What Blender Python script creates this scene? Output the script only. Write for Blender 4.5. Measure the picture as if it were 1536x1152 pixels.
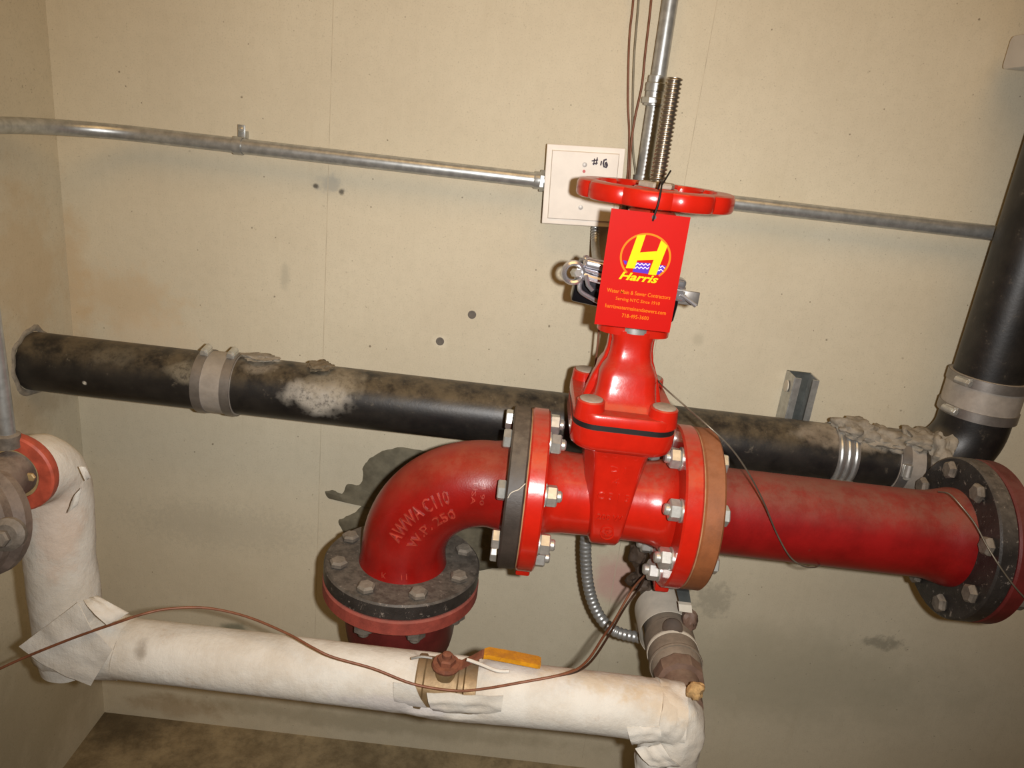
import bpy, bmesh, math, random
from mathutils import Vector, Matrix, noise
random.seed(7)
for o in list(bpy.data.objects): bpy.data.objects.remove(o)
scene = bpy.context.scene
COL = scene.collection
PI = math.pi
rad = math.radians

# ---------------------------------------------------------------- camera
FPX = 1130.0                      # focal length in pixels of the 1536x1152 frame
PITCH, ROLL = rad(18.9), rad(6.6)
CAM = Vector((0.0, -1.25, 1.26))
FWD = Vector((0, math.cos(PITCH), -math.sin(PITCH)))
R0, U0 = Vector((1, 0, 0)), Vector((0, math.sin(PITCH), math.cos(PITCH)))
RIGHT = R0 * math.cos(ROLL) + U0 * math.sin(ROLL)
UP = U0 * math.cos(ROLL) - R0 * math.sin(ROLL)
cd = bpy.data.cameras.new('camera'); cam = bpy.data.objects.new('camera', cd); COL.objects.link(cam)
cd.sensor_width = 36.0; cd.lens = 36.0 * FPX / 1536.0; cd.clip_start = 0.01
cam.matrix_world = Matrix(((RIGHT.x, UP.x, -FWD.x, CAM.x), (RIGHT.y, UP.y, -FWD.y, CAM.y), (RIGHT.z, UP.z, -FWD.z, CAM.z), (0, 0, 0, 1)))
scene.camera = cam

def P(px, py, Y):
    """point on the vertical plane at depth Y seen at a pixel of the photograph"""
    d = FWD + RIGHT * ((px - 768) / FPX) - UP * ((py - 576) / FPX)
    return CAM + d * ((Y - CAM.y) / d.y)

# ---------------------------------------------------------------- world, lights, exposure
w = bpy.data.worlds.new('world'); scene.world = w; w.use_nodes = True
w.node_tree.nodes['Background'].inputs[0].default_value = (1.0, 0.70, 0.36, 1)
w.node_tree.nodes['Background'].inputs[1].default_value = 0.04
# the flash beside the lens
ld = bpy.data.lights.new('camera_flash', 'SPOT'); ld.energy = 52; ld.color = (1.0, 0.975, 0.95)
ld.spot_size = rad(112); ld.spot_blend = 1.0; ld.shadow_soft_size = 0.010
lo = bpy.data.objects.new('camera_flash', ld); COL.objects.link(lo)
lo.matrix_world = Matrix.Translation(RIGHT * 0.052 + UP * 0.004) @ cam.matrix_world
# the warm room lamp on the ceiling
ld = bpy.data.lights.new('ceiling_lamp', 'AREA'); ld.energy = 10; ld.color = (1.0, 0.58, 0.20)
ld.shape = 'RECTANGLE'; ld.size = 1.5; ld.size_y = 0.8
lo = bpy.data.objects.new('ceiling_lamp', ld); COL.objects.link(lo)
lo.location = (0.15, -1.15, 2.55)
lo.rotation_euler = (rad(25), 0, 0)
scene.view_settings.view_transform = 'Standard'; scene.view_settings.look = 'None'
scene.view_settings.gamma = 1.0; scene.view_settings.use_curve_mapping = False
scene.view_settings.exposure = 0.0

# ---------------------------------------------------------------- materials
def lin(c):
    return tuple(((v / 255) / 12.92 if v / 255 <= 0.04045 else ((v / 255 + 0.055) / 1.055) ** 2.4) for v in c) + (1.0,)

class NT:
    def __init__(s, name):
        s.m = bpy.data.materials.new(name); s.m.use_nodes = True
        s.t = s.m.node_tree; s.b = s.t.nodes['Principled BSDF']
        s.pos = s.n('ShaderNodeNewGeometry')
    def n(s, ty, **kw):
        x = s.t.nodes.new(ty)
        for k, v in kw.items(): setattr(x, k, v)
        return x
    def set(s, sock, v):
        if hasattr(v, 'is_output') or hasattr(v, 'links'): s.t.links.new(v, sock)
        else: sock.default_value = v
    def math(s, op, a, b=0.0, clamp=False):
        x = s.n('ShaderNodeMath', operation=op); x.use_clamp = clamp
        s.set(x.inputs[0], a); s.set(x.inputs[1], b); return x.outputs[0]
    def ramp(s, v, a, b, lo=0.0, hi=1.0):
        x = s.n('ShaderNodeMapRange'); x.interpolation_type = 'SMOOTHSTEP'
        s.set(x.inputs[0], v); x.inputs[1].default_value = a; x.inputs[2].default_value = b
        x.inputs[3].default_value = lo; x.inputs[4].default_value = hi; return x.outputs[0]
    def noise(s, scale, detail=4, rough=0.6, vec=None, stretch=None):
        x = s.n('ShaderNodeTexNoise'); x.inputs['Scale'].default_value = scale
        x.inputs['Detail'].default_value = detail; x.inputs['Roughness'].default_value = rough
        v = vec or s.pos.outputs['Position']
        if stretch:
            q = s.n('ShaderNodeVectorMath', operation='MULTIPLY'); s.set(q.inputs[0], v); q.inputs[1].default_value = stretch; v = q.outputs[0]
        s.set(x.inputs['Vector'], v); return x.outputs['Fac']
    def vor(s, scale, col=False):
        x = s.n('ShaderNodeTexVoronoi'); x.inputs['Scale'].default_value = scale
        s.set(x.inputs['Vector'], s.pos.outputs['Position']); return x
    def mix(s, f, a, b):
        x = s.n('ShaderNodeMix', data_type='RGBA')
        s.set(x.inputs[0], f); s.set(x.inputs[6], a); s.set(x.inputs[7], b); return x.outputs[2]
    def blob(s, c, r, wob=0.6, nscale=30):
        """soft-edged stain of its own shape around point c with radii r"""
        d = s.n('ShaderNodeVectorMath', operation='SUBTRACT'); s.set(d.inputs[0], s.pos.outputs['Position']); d.inputs[1].default_value = c
        e = s.n('ShaderNodeVectorMath', operation='DIVIDE'); s.set(e.inputs[0], d.outputs[0]); e.inputs[1].default_value = r
        l = s.n('ShaderNodeVectorMath', operation='LENGTH'); s.set(l.inputs[0], e.outputs[0])
        nz = s.noise(nscale, 5, 0.65)
        v = s.math('ADD', l.outputs['Value'], s.math('MULTIPLY', s.math('SUBTRACT', nz, 0.5), wob * 2))
        return v
    def bump(s, h, strength=0.3, dist=0.001):
        x = s.n('ShaderNodeBump'); x.inputs['Strength'].default_value = strength; x.inputs['Distance'].default_value = dist
        s.set(x.inputs['Height'], h); s.t.links.new(x.outputs[0], s.b.inputs['Normal'])
    def fin(s, col, rough=0.5, metal=0.0, spec=0.5, coat=0.0):
        s.set(s.b.inputs['Base Color'], col); s.set(s.b.inputs['Roughness'], rough)
        s.set(s.b.inputs['Metallic'], metal); s.b.inputs['Specular IOR Level'].default_value = spec
        if coat: s.b.inputs['Coat Weight'].default_value = coat; s.b.inputs['Coat Roughness'].default_value = 0.08
        return s.m

def plain(name, c, rough=0.5, metal=0.0, var=0.12, nscale=60, bump=0.0, coat=0.0, spec=0.5):
    t = NT(name); L = lin(c)
    dk = tuple(v * (1 - var * 2) for v in L[:3]) + (1,); lt = tuple(min(1, v * (1 + var)) for v in L[:3]) + (1,)
    nz = t.noise(nscale)
    col = t.mix(t.ramp(nz, 0.3, 0.7), dk, lt)
    if bump: t.bump(t.noise(nscale * 4, 3), bump, 0.001)
    return t.fin(col, rough, metal, spec, coat)

def dusty(name, c, dust, amt, rough=0.35, var=0.15, bump=0.15, nscale=25, metal=0.0, coat=0.0, scuff=None, top=(0.25, 0.95), bscale=300):
    """painted metal with settled dust on what faces up"""
    t = NT(name); L = lin(c)
    dk = tuple(v * (1 - var * 2) for v in L[:3]) + (1,); lt = tuple(min(1, v * (1 + var)) for v in L[:3]) + (1,)
    nz = t.noise(nscale, 6, 0.65)
    col = t.mix(t.ramp(nz, 0.3, 0.7), dk, lt)
    sp = t.n('ShaderNodeSeparateXYZ'); t.set(sp.inputs[0], t.pos.outputs['Normal'])
    up = t.ramp(sp.outputs[2], *top)
    n2 = t.ramp(t.noise(nscale * 2.2, 7, 0.7), 0.35, 0.65)
    f = t.math('MULTIPLY', t.math('MULTIPLY', up, t.math('ADD', t.math('MULTIPLY', n2, 0.6), 0.4)), amt, True)
    col = t.mix(f, col, lin(dust))
    if scuff:
        n3 = t.ramp(t.noise(nscale * 3.1, 8, 0.75), scuff[1], scuff[1] + 0.06)
        col = t.mix(t.math('MULTIPLY', n3, scuff[2]), col, lin(scuff[0]))
    rg = t.math('ADD', t.math('MULTIPLY', f, 0.5), rough, True)
    t.bump(t.noise(bscale, 2), bump, 0.001)
    return t.fin(col, rg, metal, 0.5, coat)

M = {}
M['valve_red'] = dusty('valve_red', (192, 32, 17), (150, 105, 80), 0.45, 0.22, 0.05, 0.10, 40, bscale=160, coat=0.25)
M['wheel_red'] = dusty('wheel_red', (190, 30, 15), (170, 110, 60), 0.35, 0.24, 0.04, 0.06, 40, bscale=160, coat=0.2, top=(0.5, 1.0))
M['pipe_red'] = dusty('pipe_red', (134, 18, 18), (124, 84, 68), 0.75, 0.36, 0.13, 0.12, 16, scuff=((110, 60, 50), 0.64, 0.5))
M['elbow_red'] = dusty('elbow_red', (138, 20, 15), (146, 74, 50), 0.70, 0.27, 0.10, 0.16, 18, bscale=420)
M['letter_red'] = plain('letter_red', (166, 56, 42), 0.4, 0, 0.2, 120)
M['dark_red'] = dusty('dark_red', (92, 28, 26), (120, 84, 74), 0.5, 0.5, 0.15, 0.2, 22)
M['rust_red'] = dusty('rust_red', (140, 62, 50), (150, 100, 86), 0.5, 0.7, 0.15, 0.3, 40)
M['black_flange'] = dusty('black_flange', (44, 41, 39), (124, 115, 104), 0.58, 0.42, 0.2, 0.25, 34, scuff=((138, 128, 118), 0.585, 0.7))
M['bare_flange'] = dusty('bare_flange', (62, 54, 48), (120, 108, 92), 0.7, 0.5, 0.15, 0.2, 30)
M['brown_flange'] = dusty('brown_flange', (138, 82, 46), (160, 108, 76), 0.6, 0.6, 0.12, 0.2, 30)
M['gasket_tan'] = plain('gasket_tan', (160, 120, 84), 0.85)
M['gasket_black'] = plain('gasket_black', (22, 21, 21), 0.55)
M['zinc'] = plain('zinc', (206, 206, 200), 0.34, 0.7, 0.08, 120)
M['zinc_dusty'] = dusty('zinc_dusty', (112, 104, 94), (146, 136, 122), 0.8, 0.6, 0.2, 0.4, 60, metal=0.2)
M['galv'] = plain('galv', (186, 188, 186), 0.36, 0.7, 0.10, 90)
M['chrome'] = plain('chrome', (215, 215, 222), 0.24, 0.85, 0.03, 40)
M['dark_plate'] = plain('dark_plate', (62, 60, 66), 0.25, 0.9, 0.05, 40)
M['stem_steel'] = plain('stem_steel', (176, 168, 156), 0.30, 0.95, 0.06, 200)
M['steel_band'] = dusty('steel_band', (150, 145, 140), (150, 142, 130), 0.6, 0.42, 0.08, 0.05, 60, metal=0.75)
M['coupling_grey'] = dusty('coupling_grey', (168, 160, 150), (158, 150, 136), 0.6, 0.45, 0.08, 0.05, 60, metal=0.25)
M['cap_grey'] = plain('cap_grey', (172, 160, 144), 0.6, 0.1, 0.08, 150)
M['box_white'] = plain('box_white', (226, 218, 206), 0.5, 0, 0.03, 30)
M['box_side'] = plain('box_side', (120, 100, 84), 0.6)
M['screw_grey'] = plain('screw_grey', (168, 164, 158), 0.5, 0.4)
M['ink'] = plain('ink', (52, 36, 52), 0.6)
M['red_mark'] = plain('red_mark', (214, 110, 110), 0.6)
M['tag_red'] = plain('tag_red', (180, 17, 9), 0.5, 0, 0.02, 20, spec=0.08)
M['tag_yellow'] = plain('tag_yellow', (226, 196, 14), 0.45, 0, 0.02, spec=0.08)
M['tag_orange'] = plain('tag_orange', (224, 120, 18), 0.45, 0, 0.02, spec=0.08)
M['tag_blue'] = plain('tag_blue', (84, 50, 176), 0.45, 0, 0.02, spec=0.08)
M['tag_white'] = plain('tag_white', (226, 210, 226), 0.45, 0, 0.02, spec=0.08)
M['black_tie'] = plain('black_tie', (26, 22, 20), 0.4)
M['copper'] = plain('copper', (122, 76, 52), 0.5, 0.1, 0.1, 80)
M['grey_wire'] = plain('grey_wire', (128, 120, 100), 0.5, 0, 0.1, 80)
M['dark_wire'] = plain('dark_wire', (60, 40, 26), 0.5)
M['seal_wire'] = plain('seal_wire', (130, 122, 108), 0.4, 0.6)
M['brass'] = dusty('brass', (142, 118, 84), (150, 130, 104), 0.5, 0.45, 0.12, 0.2, 60, metal=0.5)
M['rusty'] = dusty('rusty', (118, 68, 46), (150, 100, 74), 0.3, 0.75, 0.2, 0.5, 90)
M['handle_yellow'] = dusty('handle_yellow', (208, 142, 22), (140, 86, 40), 0.55, 0.5, 0.12, 0.2, 60, scuff=((132, 76, 36), 0.60, 0.7))
M['check_grey'] = dusty('check_grey', (124, 112, 98), (142, 128, 110), 0.5, 0.6, 0.15, 0.3, 40)
M['check_brown'] = dusty('check_brown', (112, 88, 74), (140, 120, 100), 0.5, 0.6, 0.15, 0.3, 40)
M['tape_white'] = plain('tape_white', (206, 198, 182), 0.6, 0, 0.06, 40)
M['lever_grey'] = plain('lever_grey', (88, 92, 90), 0.5, 0.4)
M['mud_brown'] = plain('mud_brown', (70, 56, 44), 0.7)
M['cork'] = plain('cork', (182, 146, 96), 0.9, 0, 0.15, 200, 0.4)
M['meter_red'] = plain('meter_red', (176, 78, 56), 0.55, 0, 0.15, 60)
M['meter_tan'] = plain('meter_tan', (176, 150, 104), 0.5, 0.2, 0.15, 60)
M['meter_grey'] = dusty('meter_grey', (104, 90, 80), (150, 136, 120), 0.7, 0.6, 0.2, 0.3, 50)
M['mortar_wet'] = plain('mortar_wet', (112, 106, 88), 0.9, 0, 0.12, 50, 0.5)
M['mortar'] = plain('mortar', (146, 138, 124), 0.95, 0, 0.14, 80, 0.8)
M['crumb'] = plain('crumb', (116, 104, 84), 0.95, 0, 0.15, 80, 0.6)
M['mortar_pale'] = plain('mortar_pale', (186, 176, 160), 0.95, 0, 0.12, 80, 0.8)
M['seam'] = plain('seam', (192, 181, 157), 0.8, 0, 0.1, 30)
M['dark_hole'] = plain('dark_hole', (112, 106, 98), 0.9)

def wall_mat(name, stains, base=((211, 202, 178), (200, 190, 166))):
    t = NT(name)
    n1 = t.noise(2.2, 5, 0.6); n2 = t.noise(60, 6, 0.7)
    col = t.mix(t.ramp(n1, 0.3, 0.7), lin(base[1]), lin(base[0]))
    col = t.mix(t.math('MULTIPLY', t.ramp(n2, 0.40, 0.75), 0.16), col, lin((169, 162, 139)))
    fine = t.noise(420, 3, 0.6)
    col = t.mix(t.math('MULTIPLY', t.ramp(fine, 0.52, 0.70), 0.32), col, lin((158, 149, 125)))
    # vertical drag marks of the roller
    dr = t.noise(9, 5, 0.7, stretch=(14, 14, 0.6))
    col = t.mix(t.math('MULTIPLY', t.ramp(dr, 0.5, 0.8), 0.10), col, lin((231, 223, 198)))
    # pinholes
    for sc, thr, pick in ((46, 0.075, 0.55), (17, 0.045, 0.40)):
        v = t.vor(sc)
        sep = t.n('ShaderNodeSeparateColor'); t.set(sep.inputs[0], v.outputs['Color'])
        d = t.math('ADD', v.outputs['Distance'], t.math('MULTIPLY', t.math('SUBTRACT', t.noise(160, 3), 0.5), 0.09))
        f = t.math('MULTIPLY', t.ramp(d, thr, thr * 0.35), t.ramp(sep.outputs[0], pick, pick + 0.2))
        col = t.mix(t.math('MULTIPLY', f, 0.75), col, lin((104, 92, 74)))
    gm = t.math('MULTIPLY', t.ramp(t.noise(105, 7, 0.75), 0.60, 0.70), t.ramp(t.noise(4.5, 5, 0.7), 0.36, 0.60))
    col = t.mix(t.math('MULTIPLY', gm, 0.75), col, lin((132, 120, 98)))
    st = t.math('MULTIPLY', t.ramp(t.noise(5, 6, 0.75, stretch=(7, 7, 0.45)), 0.52, 0.80), t.ramp(t.noise(1.7, 3), 0.35, 0.7))
    col = t.mix(t.math('MULTIPLY', st, 0.30), col, lin((176, 162, 132)))
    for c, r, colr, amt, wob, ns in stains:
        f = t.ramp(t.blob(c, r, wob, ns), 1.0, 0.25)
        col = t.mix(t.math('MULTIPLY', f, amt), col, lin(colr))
    h = t.math('ADD', t.math('MULTIPLY', t.noise(25, 4), 1.0), t.math('MULTIPLY', t.noise(350, 3), 0.35))
    t.bump(h, 0.25, 0.002)
    return t.fin(col, 0.72, 0, 0.3)

def Ps(px, py, Y=0.0): return tuple(P(px, py, Y))
M['wall'] = wall_mat('painted_concrete', [
    (Ps(190, 452), (0.12, 0.2, 0.075), (190, 158, 112), 0.38, 0.9, 30),
    (Ps(108, 430), (0.045, 0.2, 0.20), (188, 156, 110), 0.40, 0.8, 22),
    (Ps(230, 500), (0.12, 0.2, 0.05), (214, 193, 161), 0.35, 0.8, 26),
    (Ps(493, 277), (0.030, 0.1, 0.020), (169, 165, 151), 0.8, 1.1, 60),
    (Ps(473, 279), (0.007, 0.1, 0.006), (80, 74, 66), 0.9, 0.6, 90),
    (Ps(512, 288), (0.006, 0.1, 0.007), (91, 86, 76), 0.9, 0.6, 90),
    (Ps(428, 415), (0.012, 0.1, 0.03), (180, 174, 154), 0.7, 0.9, 60),
    (Ps(660, 512), (0.019, 0.1, 0.018), (224, 216, 194), 0.45, 0.5, 60),
    (Ps(1047, 509), (0.014, 0.1, 0.016), (187, 179, 156), 0.7, 0.4, 60),
    (Ps(930, 870), (0.075, 0.2, 0.07), (198, 139, 137), 0.55, 0.6, 22),
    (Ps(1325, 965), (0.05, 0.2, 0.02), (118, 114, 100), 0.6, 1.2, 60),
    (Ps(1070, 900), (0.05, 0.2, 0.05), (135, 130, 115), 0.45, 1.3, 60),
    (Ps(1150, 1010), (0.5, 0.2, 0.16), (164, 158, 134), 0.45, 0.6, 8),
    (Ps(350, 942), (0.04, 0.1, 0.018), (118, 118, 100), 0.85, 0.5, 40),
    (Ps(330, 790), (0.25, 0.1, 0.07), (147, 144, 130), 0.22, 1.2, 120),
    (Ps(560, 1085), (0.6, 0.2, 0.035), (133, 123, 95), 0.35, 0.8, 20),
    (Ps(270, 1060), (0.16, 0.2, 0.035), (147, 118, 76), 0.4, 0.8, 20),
    (Ps(1150, 340), (0.12, 0.2, 0.10), (198, 188, 161), 0.3, 1.0, 20),
])
M['wall_l'] = wall_mat('painted_concrete_side', [
    ((-0.775, -0.10, 0.95), (0.2, 0.11, 0.20), (190, 160, 114), 0.36, 0.9, 24),
    ((-0.775, -0.12, 0.74), (0.2, 0.10, 0.07), (169, 153, 125), 0.5, 0.9, 25),
    ((-0.775, -0.25, 0.20), (0.2, 0.5, 0.25), (144, 132, 100), 0.4, 0.8, 12),
])

def floor_mat():
    t = NT('dirty_concrete_floor')
    n1 = t.ramp(t.noise(7, 7, 0.7), 0.35, 0.65); n2 = t.noise(50, 6, 0.7)
    col = t.mix(n1, lin((120, 106, 80)), lin((164, 148, 116)))
    col = t.mix(t.math('MULTIPLY', t.ramp(n2, 0.45, 0.7), 0.4), col, lin((92, 80, 60)))
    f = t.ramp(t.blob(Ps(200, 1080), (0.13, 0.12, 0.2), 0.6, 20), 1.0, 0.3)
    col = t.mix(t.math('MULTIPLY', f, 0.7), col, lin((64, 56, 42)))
    t.bump(t.noise(70, 6), 0.5, 0.004)
    return t.fin(col, 0.8, 0, 0.3)
M['floor'] = floor_mat()

def black_pipe_mat(name, splashes=()):
    t = NT(name)
    col = t.mix(t.ramp(t.noise(30, 5), 0.3, 0.7), lin((22, 21, 21)), lin((40, 37, 34)))
    sp = t.n('ShaderNodeSeparateXYZ'); t.set(sp.inputs[0], t.pos.outputs['Normal'])
    up = t.ramp(sp.outputs[2], 0.05, 0.9)
    d = t.math('MULTIPLY', up, t.ramp(t.noise(26, 8, 0.72), 0.36, 0.66))
    col = t.mix(t.math('MULTIPLY', d, 0.75), col, lin((104, 92, 72)))
    d2 = t.math('MULTIPLY', t.ramp(sp.outputs[2], -0.5, 0.6), t.ramp(t.noise(60, 8, 0.72), 0.60, 0.70))
    col = t.mix(t.math('MULTIPLY', d2, 0.45), col, lin((140, 130, 112)))
    f0 = None
    for c, r, colr, amt, wob, ns in splashes:
        f = t.math('MULTIPLY', t.ramp(t.blob(c, r, wob, ns), 1.05, 0.5), t.ramp(t.noise(ns * 4, 6, 0.7), 0.30, 0.58, 0.25, 1.0))
        col = t.mix(t.math('MULTIPLY', f, amt), col, lin(colr))
    t.bump(t.noise(220, 3), 0.15, 0.001)
    return t.fin(col, 0.42, 0, 0.5)
Y_BP, Z_BP = -0.11, 0.815
def bp(px, py): return Ps(px, py, Y_BP - 0.035)
M['black_pipe'] = black_pipe_mat('black_pipe_splashed', [
    (bp(480, 596), (0.060, 0.05, 0.032), (176, 170, 158), 0.85, 0.9, 32),
    (bp(500, 572), (0.060, 0.05, 0.030), (150, 140, 120), 0.6, 1.0, 40),
    (bp(385, 548), (0.050, 0.05, 0.016), (150, 140, 124), 0.7, 1.0, 40),
    (bp(1330, 660), (0.14, 0.08, 0.025), (160, 150, 134), 0.85, 1.0, 34),
    (bp(1402, 690), (0.022, 0.08, 0.05), (162, 152, 138), 0.85, 0.7, 40),
    (bp(1235, 655), (0.035, 0.06, 0.020), (132, 120, 104), 0.6, 0.9, 40),
])
M['black_pipe_old'] = black_pipe_mat('black_pipe_old', [
    (bp(290, 560), (0.05, 0.05, 0.016), (140, 132, 114), 0.6, 1.1, 40),
    (bp(170, 535), (0.05, 0.05, 0.016), (112, 104, 88), 0.5, 1.1, 40),
    (bp(133, 571), (0.0045, 0.03, 0.0045), (220, 214, 200), 1.0, 0.15, 60),
])
M['black_riser'] = black_pipe_mat('black_riser')

def wrap_mat():
    t = NT('canvas_insulation')
    col = t.mix(t.ramp(t.noise(14, 6, 0.65), 0.35, 0.7), lin((212, 208, 198)), lin((196, 188, 174)))
    col = t.mix(t.math('MULTIPLY', t.ramp(t.noise(34, 7, 0.7), 0.58, 0.74), 0.35), col, lin((168, 140, 108)))
    for c, r, colr, amt, wob, ns in [
        (Ps(205, 982, -0.489), (0.012, 0.03, 0.016), (150, 140, 126), 0.8, 0.5, 50),
        (Ps(80, 790, -0.489), (0.035, 0.06, 0.10), (190, 160, 136), 0.45, 0.9, 30),
        (Ps(900, 1018, -0.46), (0.11, 0.05, 0.02), (190, 166, 126), 0.5, 0.9, 40),
        (Ps(1010, 1052, -0.48), (0.07, 0.05, 0.04), (198, 174, 140), 0.45, 1.0, 40),
        (Ps(600, 1060, -0.489), (0.1, 0.03, 0.02), (190, 184, 184), 0.5, 0.8, 40)]:
        f = t.ramp(t.blob(c, r, wob, ns), 1.0, 0.4)
        col = t.mix(t.math('MULTIPLY', f, amt), col, lin(colr))
    wr = t.noise(16, 4, 0.6, stretch=(2.2, 0.5, 0.5))
    h = t.math('ADD', t.math('ADD', t.noise(45, 5, 0.6), t.math('MULTIPLY', wr, 0.8)), t.math('MULTIPLY', t.noise(700, 2), 0.15))
    t.bump(h, 0.5, 0.004)
    return t.fin(col, 0.75, 0, 0.35)
M['wrap'] = wrap_mat()

# ---------------------------------------------------------------- geometry helpers: a geom is (verts, faces)
def join(*gs):
    V, F = [], []
    for v, f in gs:
        k = len(V); V += list(v); F += [tuple(i + k for i in q) for q in f]
    return V, F
def xf(g, m): return [m @ Vector(v) for v in g[0]], g[1]
def frame(o, z, x=None):
    z = Vector(z).normalized()
    x = Vector(x) if x else (Vector((1, 0, 0)) if abs(z.x) < 0.9 else Vector((0, 0, 1)))
    x = (x - z * x.dot(z)).normalized(); y = z.cross(x)
    return Matrix(((x.x, y.x, z.x, o[0]), (x.y, y.y, z.y, o[1]), (x.z, y.z, z.z, o[2]), (0, 0, 0, 1)))
def rings(R, closed=True, caps=True):
    """loft rings of equal length"""
    V = [Vector(p) for r in R for p in r]; n = len(R[0]); F = []
    for i in range(len(R) - 1):
        for j in range(n if closed else n - 1):
            a = i * n + j; b = i * n + (j + 1) % n
            F.append((a, b, b + n, a + n))
    if caps:
        F.append(tuple(range(n - 1, -1, -1))); k = (len(R) - 1) * n; F.append(tuple(range(k, k + n)))
    return V, F
def lathe(prof, n=40, m=None, caps=True):
    g = rings([[Vector((r * math.cos(2 * PI * j / n), r * math.sin(2 * PI * j / n), h)) for j in range(n)] for r, h in prof], True, caps)
    return xf(g, m) if m else g
def ringlathe(prof, n=40, m=None):
    """closed profile (a ring with a hole)"""
    pr = list(prof) + [prof[0]]
    g = lathe(pr, n, None, False)
    return xf(g, m) if m else g
def smooth_path(pts, k=8, closed=False):
    pts = [Vector(p) for p in pts]; out = []
    for i in range(len(pts) - 1):
        p0 = pts[max(i - 1, 0)]; p1 = pts[i]; p2 = pts[i + 1]; p3 = pts[min(i + 2, len(pts) - 1)]
        for s in range(k):
            u = s / k
            out.append(0.5 * ((2 * p1) + (p2 - p0) * u + (2 * p0 - 5 * p1 + 4 * p2 - p3) * u * u + (3 * p1 - p0 - 3 * p2 + p3) * u ** 3))
    out.append(pts[-1]); return out
def tube(path, r, n=12, caps=True, squash=None):
    path = [Vector(p) for p in path]; N = len(path); R = []
    t0 = (path[1] - path[0]).normalized()
    up = Vector((0, 0, 1)) if abs(t0.z) < 0.9 else Vector((0, 1, 0))
    x = (up - t0 * up.dot(t0)).normalized()
    for i in range(N):
        t = (path[min(i + 1, N - 1)] - path[max(i - 1, 0)]).normalized()
        x = (x - t * x.dot(t)).normalized(); y = t.cross(x)
        rr = r[i] if isinstance(r, (list, tuple)) else r
        R.append([path[i] + (x * math.cos(2 * PI * j / n) + y * math.sin(2 * PI * j / n)) * rr for j in range(n)])
    return rings(R, True, caps)
def arc(c, a, b, r, t0, t1, n=14):
    c, a, b = Vector(c), Vector(a), Vector(b)
    return [c + (a * math.cos(t0 + (t1 - t0) * i / n) + b * math.sin(t0 + (t1 - t0) * i / n)) * r for i in range(n + 1)]
def box(c, s, bev=0.0, m=None, seg=2):
    bm = bmesh.new(); bmesh.ops.create_cube(bm, size=1.0)
    bmesh.ops.scale(bm, vec=Vector(s), verts=bm.verts)
    if bev: bmesh.ops.bevel(bm, geom=list(bm.edges), offset=bev, segments=seg, profile=0.5, affect='EDGES')
    bmesh.ops.translate(bm, vec=Vector(c), verts=bm.verts)
    bm.verts.index_update(); g = ([v.co.copy() for v in bm.verts], [tuple(v.index for v in f.verts) for f in bm.faces]); bm.free()
    return xf(g, m) if m else g
def hexp(af, h0, h1, ch=0.0015, m=None):
    r = af / math.sqrt(3)
    def ring(rr, h): return [Vector((rr * math.cos(PI / 3 * j), rr * math.sin(PI / 3 * j), h)) for j in range(6)]
    g = rings([ring(r - ch, h0), ring(r, h0 + ch), ring(r, h1 - ch), ring(r - ch, h1)])
    return xf(g, m) if m else g
def prism(poly, m, h0=0.0, h1=0.001):
    """2d polygon extruded in a frame"""
    g = rings([[Vector((p[0], p[1], h)) for p in poly] for h in (h0, h1)]); return xf(g, m)
def rrect(a, b, r, k=5, z=0.0, cx=0.0, cy=0.0):
    out = []
    for (sx, sy, t0) in ((1, 1, 0), (-1, 1, PI / 2), (-1, -1, PI), (1, -1, 1.5 * PI)):
        for i in range(k + 1):
            t = t0 + PI / 2 * i / k
            out.append(Vector((cx + sx * (a - r) + r * math.cos(t), cy + sy * (b - r) + r * math.sin(t), z)))
    return out
def wobble(g, amp, freq, seed=0.0):
    V = []
    for v in g[0]:
        q = Vector(v) * freq + Vector((seed, seed * 1.7, seed * 0.3)); V.append(Vector(v) + Vector(noise.noise_vector(q)) * amp)
    return V, g[1]
def blobgeom(c, s, amp=0.35, freq=None, seed=0.0, sub=3):
    bm = bmesh.new(); bmesh.ops.create_icosphere(bm, subdivisions=sub, radius=1.0); V = []
    for v in bm.verts:
        k = 1 + amp * noise.noise(v.co * 1.6 + Vector((seed, seed, -seed))) + amp * 0.5 * noise.noise(v.co * 4.1 + Vector((seed, 2, seed)))
        V.append(Vector((v.co.x * s[0] * k + c[0], v.co.y * s[1] * k + c[1], v.co.z * s[2] * k + c[2])))
    bm.verts.index_update(); F = [tuple(v.index for v in f.verts) for f in bm.faces]; bm.free(); return V, F

WM = {}
def mesh(name, g, mat, smooth=True, ang=35):
    me = bpy.data.meshes.new(name); me.from_pydata([tuple(v) for v in g[0]], [], g[1])
    bm = bmesh.new(); bm.from_mesh(me); bmesh.ops.recalc_face_normals(bm, faces=bm.faces); bm.to_mesh(me); bm.free()
    me.materials.append(M[mat])
    if smooth:
        me.polygons.foreach_set('use_smooth', [True] * len(me.polygons)); me.set_sharp_from_angle(angle=rad(ang))
    return me
def put(name, me, m, parent=None):
    o = bpy.data.objects.new(name, me); COL.objects.link(o); WM[o] = m.copy()
    if parent is None: o.matrix_world = m
    else:
        o.parent = parent; o.matrix_local = WM[parent].inverted() @ m
    return o
def part(name, g, mat, parent=None, smooth=True, ang=35):
    V = [Vector(v) for v in g[0]]
    c = Vector([(min(v[i] for v in V) + max(v[i] for v in V)) / 2 for i in range(3)])
    return put(name, mesh(name, ([v - c for v in V], g[1]), mat, smooth, ang), Matrix.Translation(c), parent)
def tag(o, label, cat, group=None):
    o['label'] = label; o['category'] = cat
    if group: o['group'] = group
    return o
def thing(name, loc, label, cat, group=None):
    return tag(put(name, None, Matrix.Translation(Vector(loc))), label, cat, group)
def struct(name, g, mat):
    o = part(name, g, mat, None, False); o['kind'] = 'structure'; return o

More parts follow.
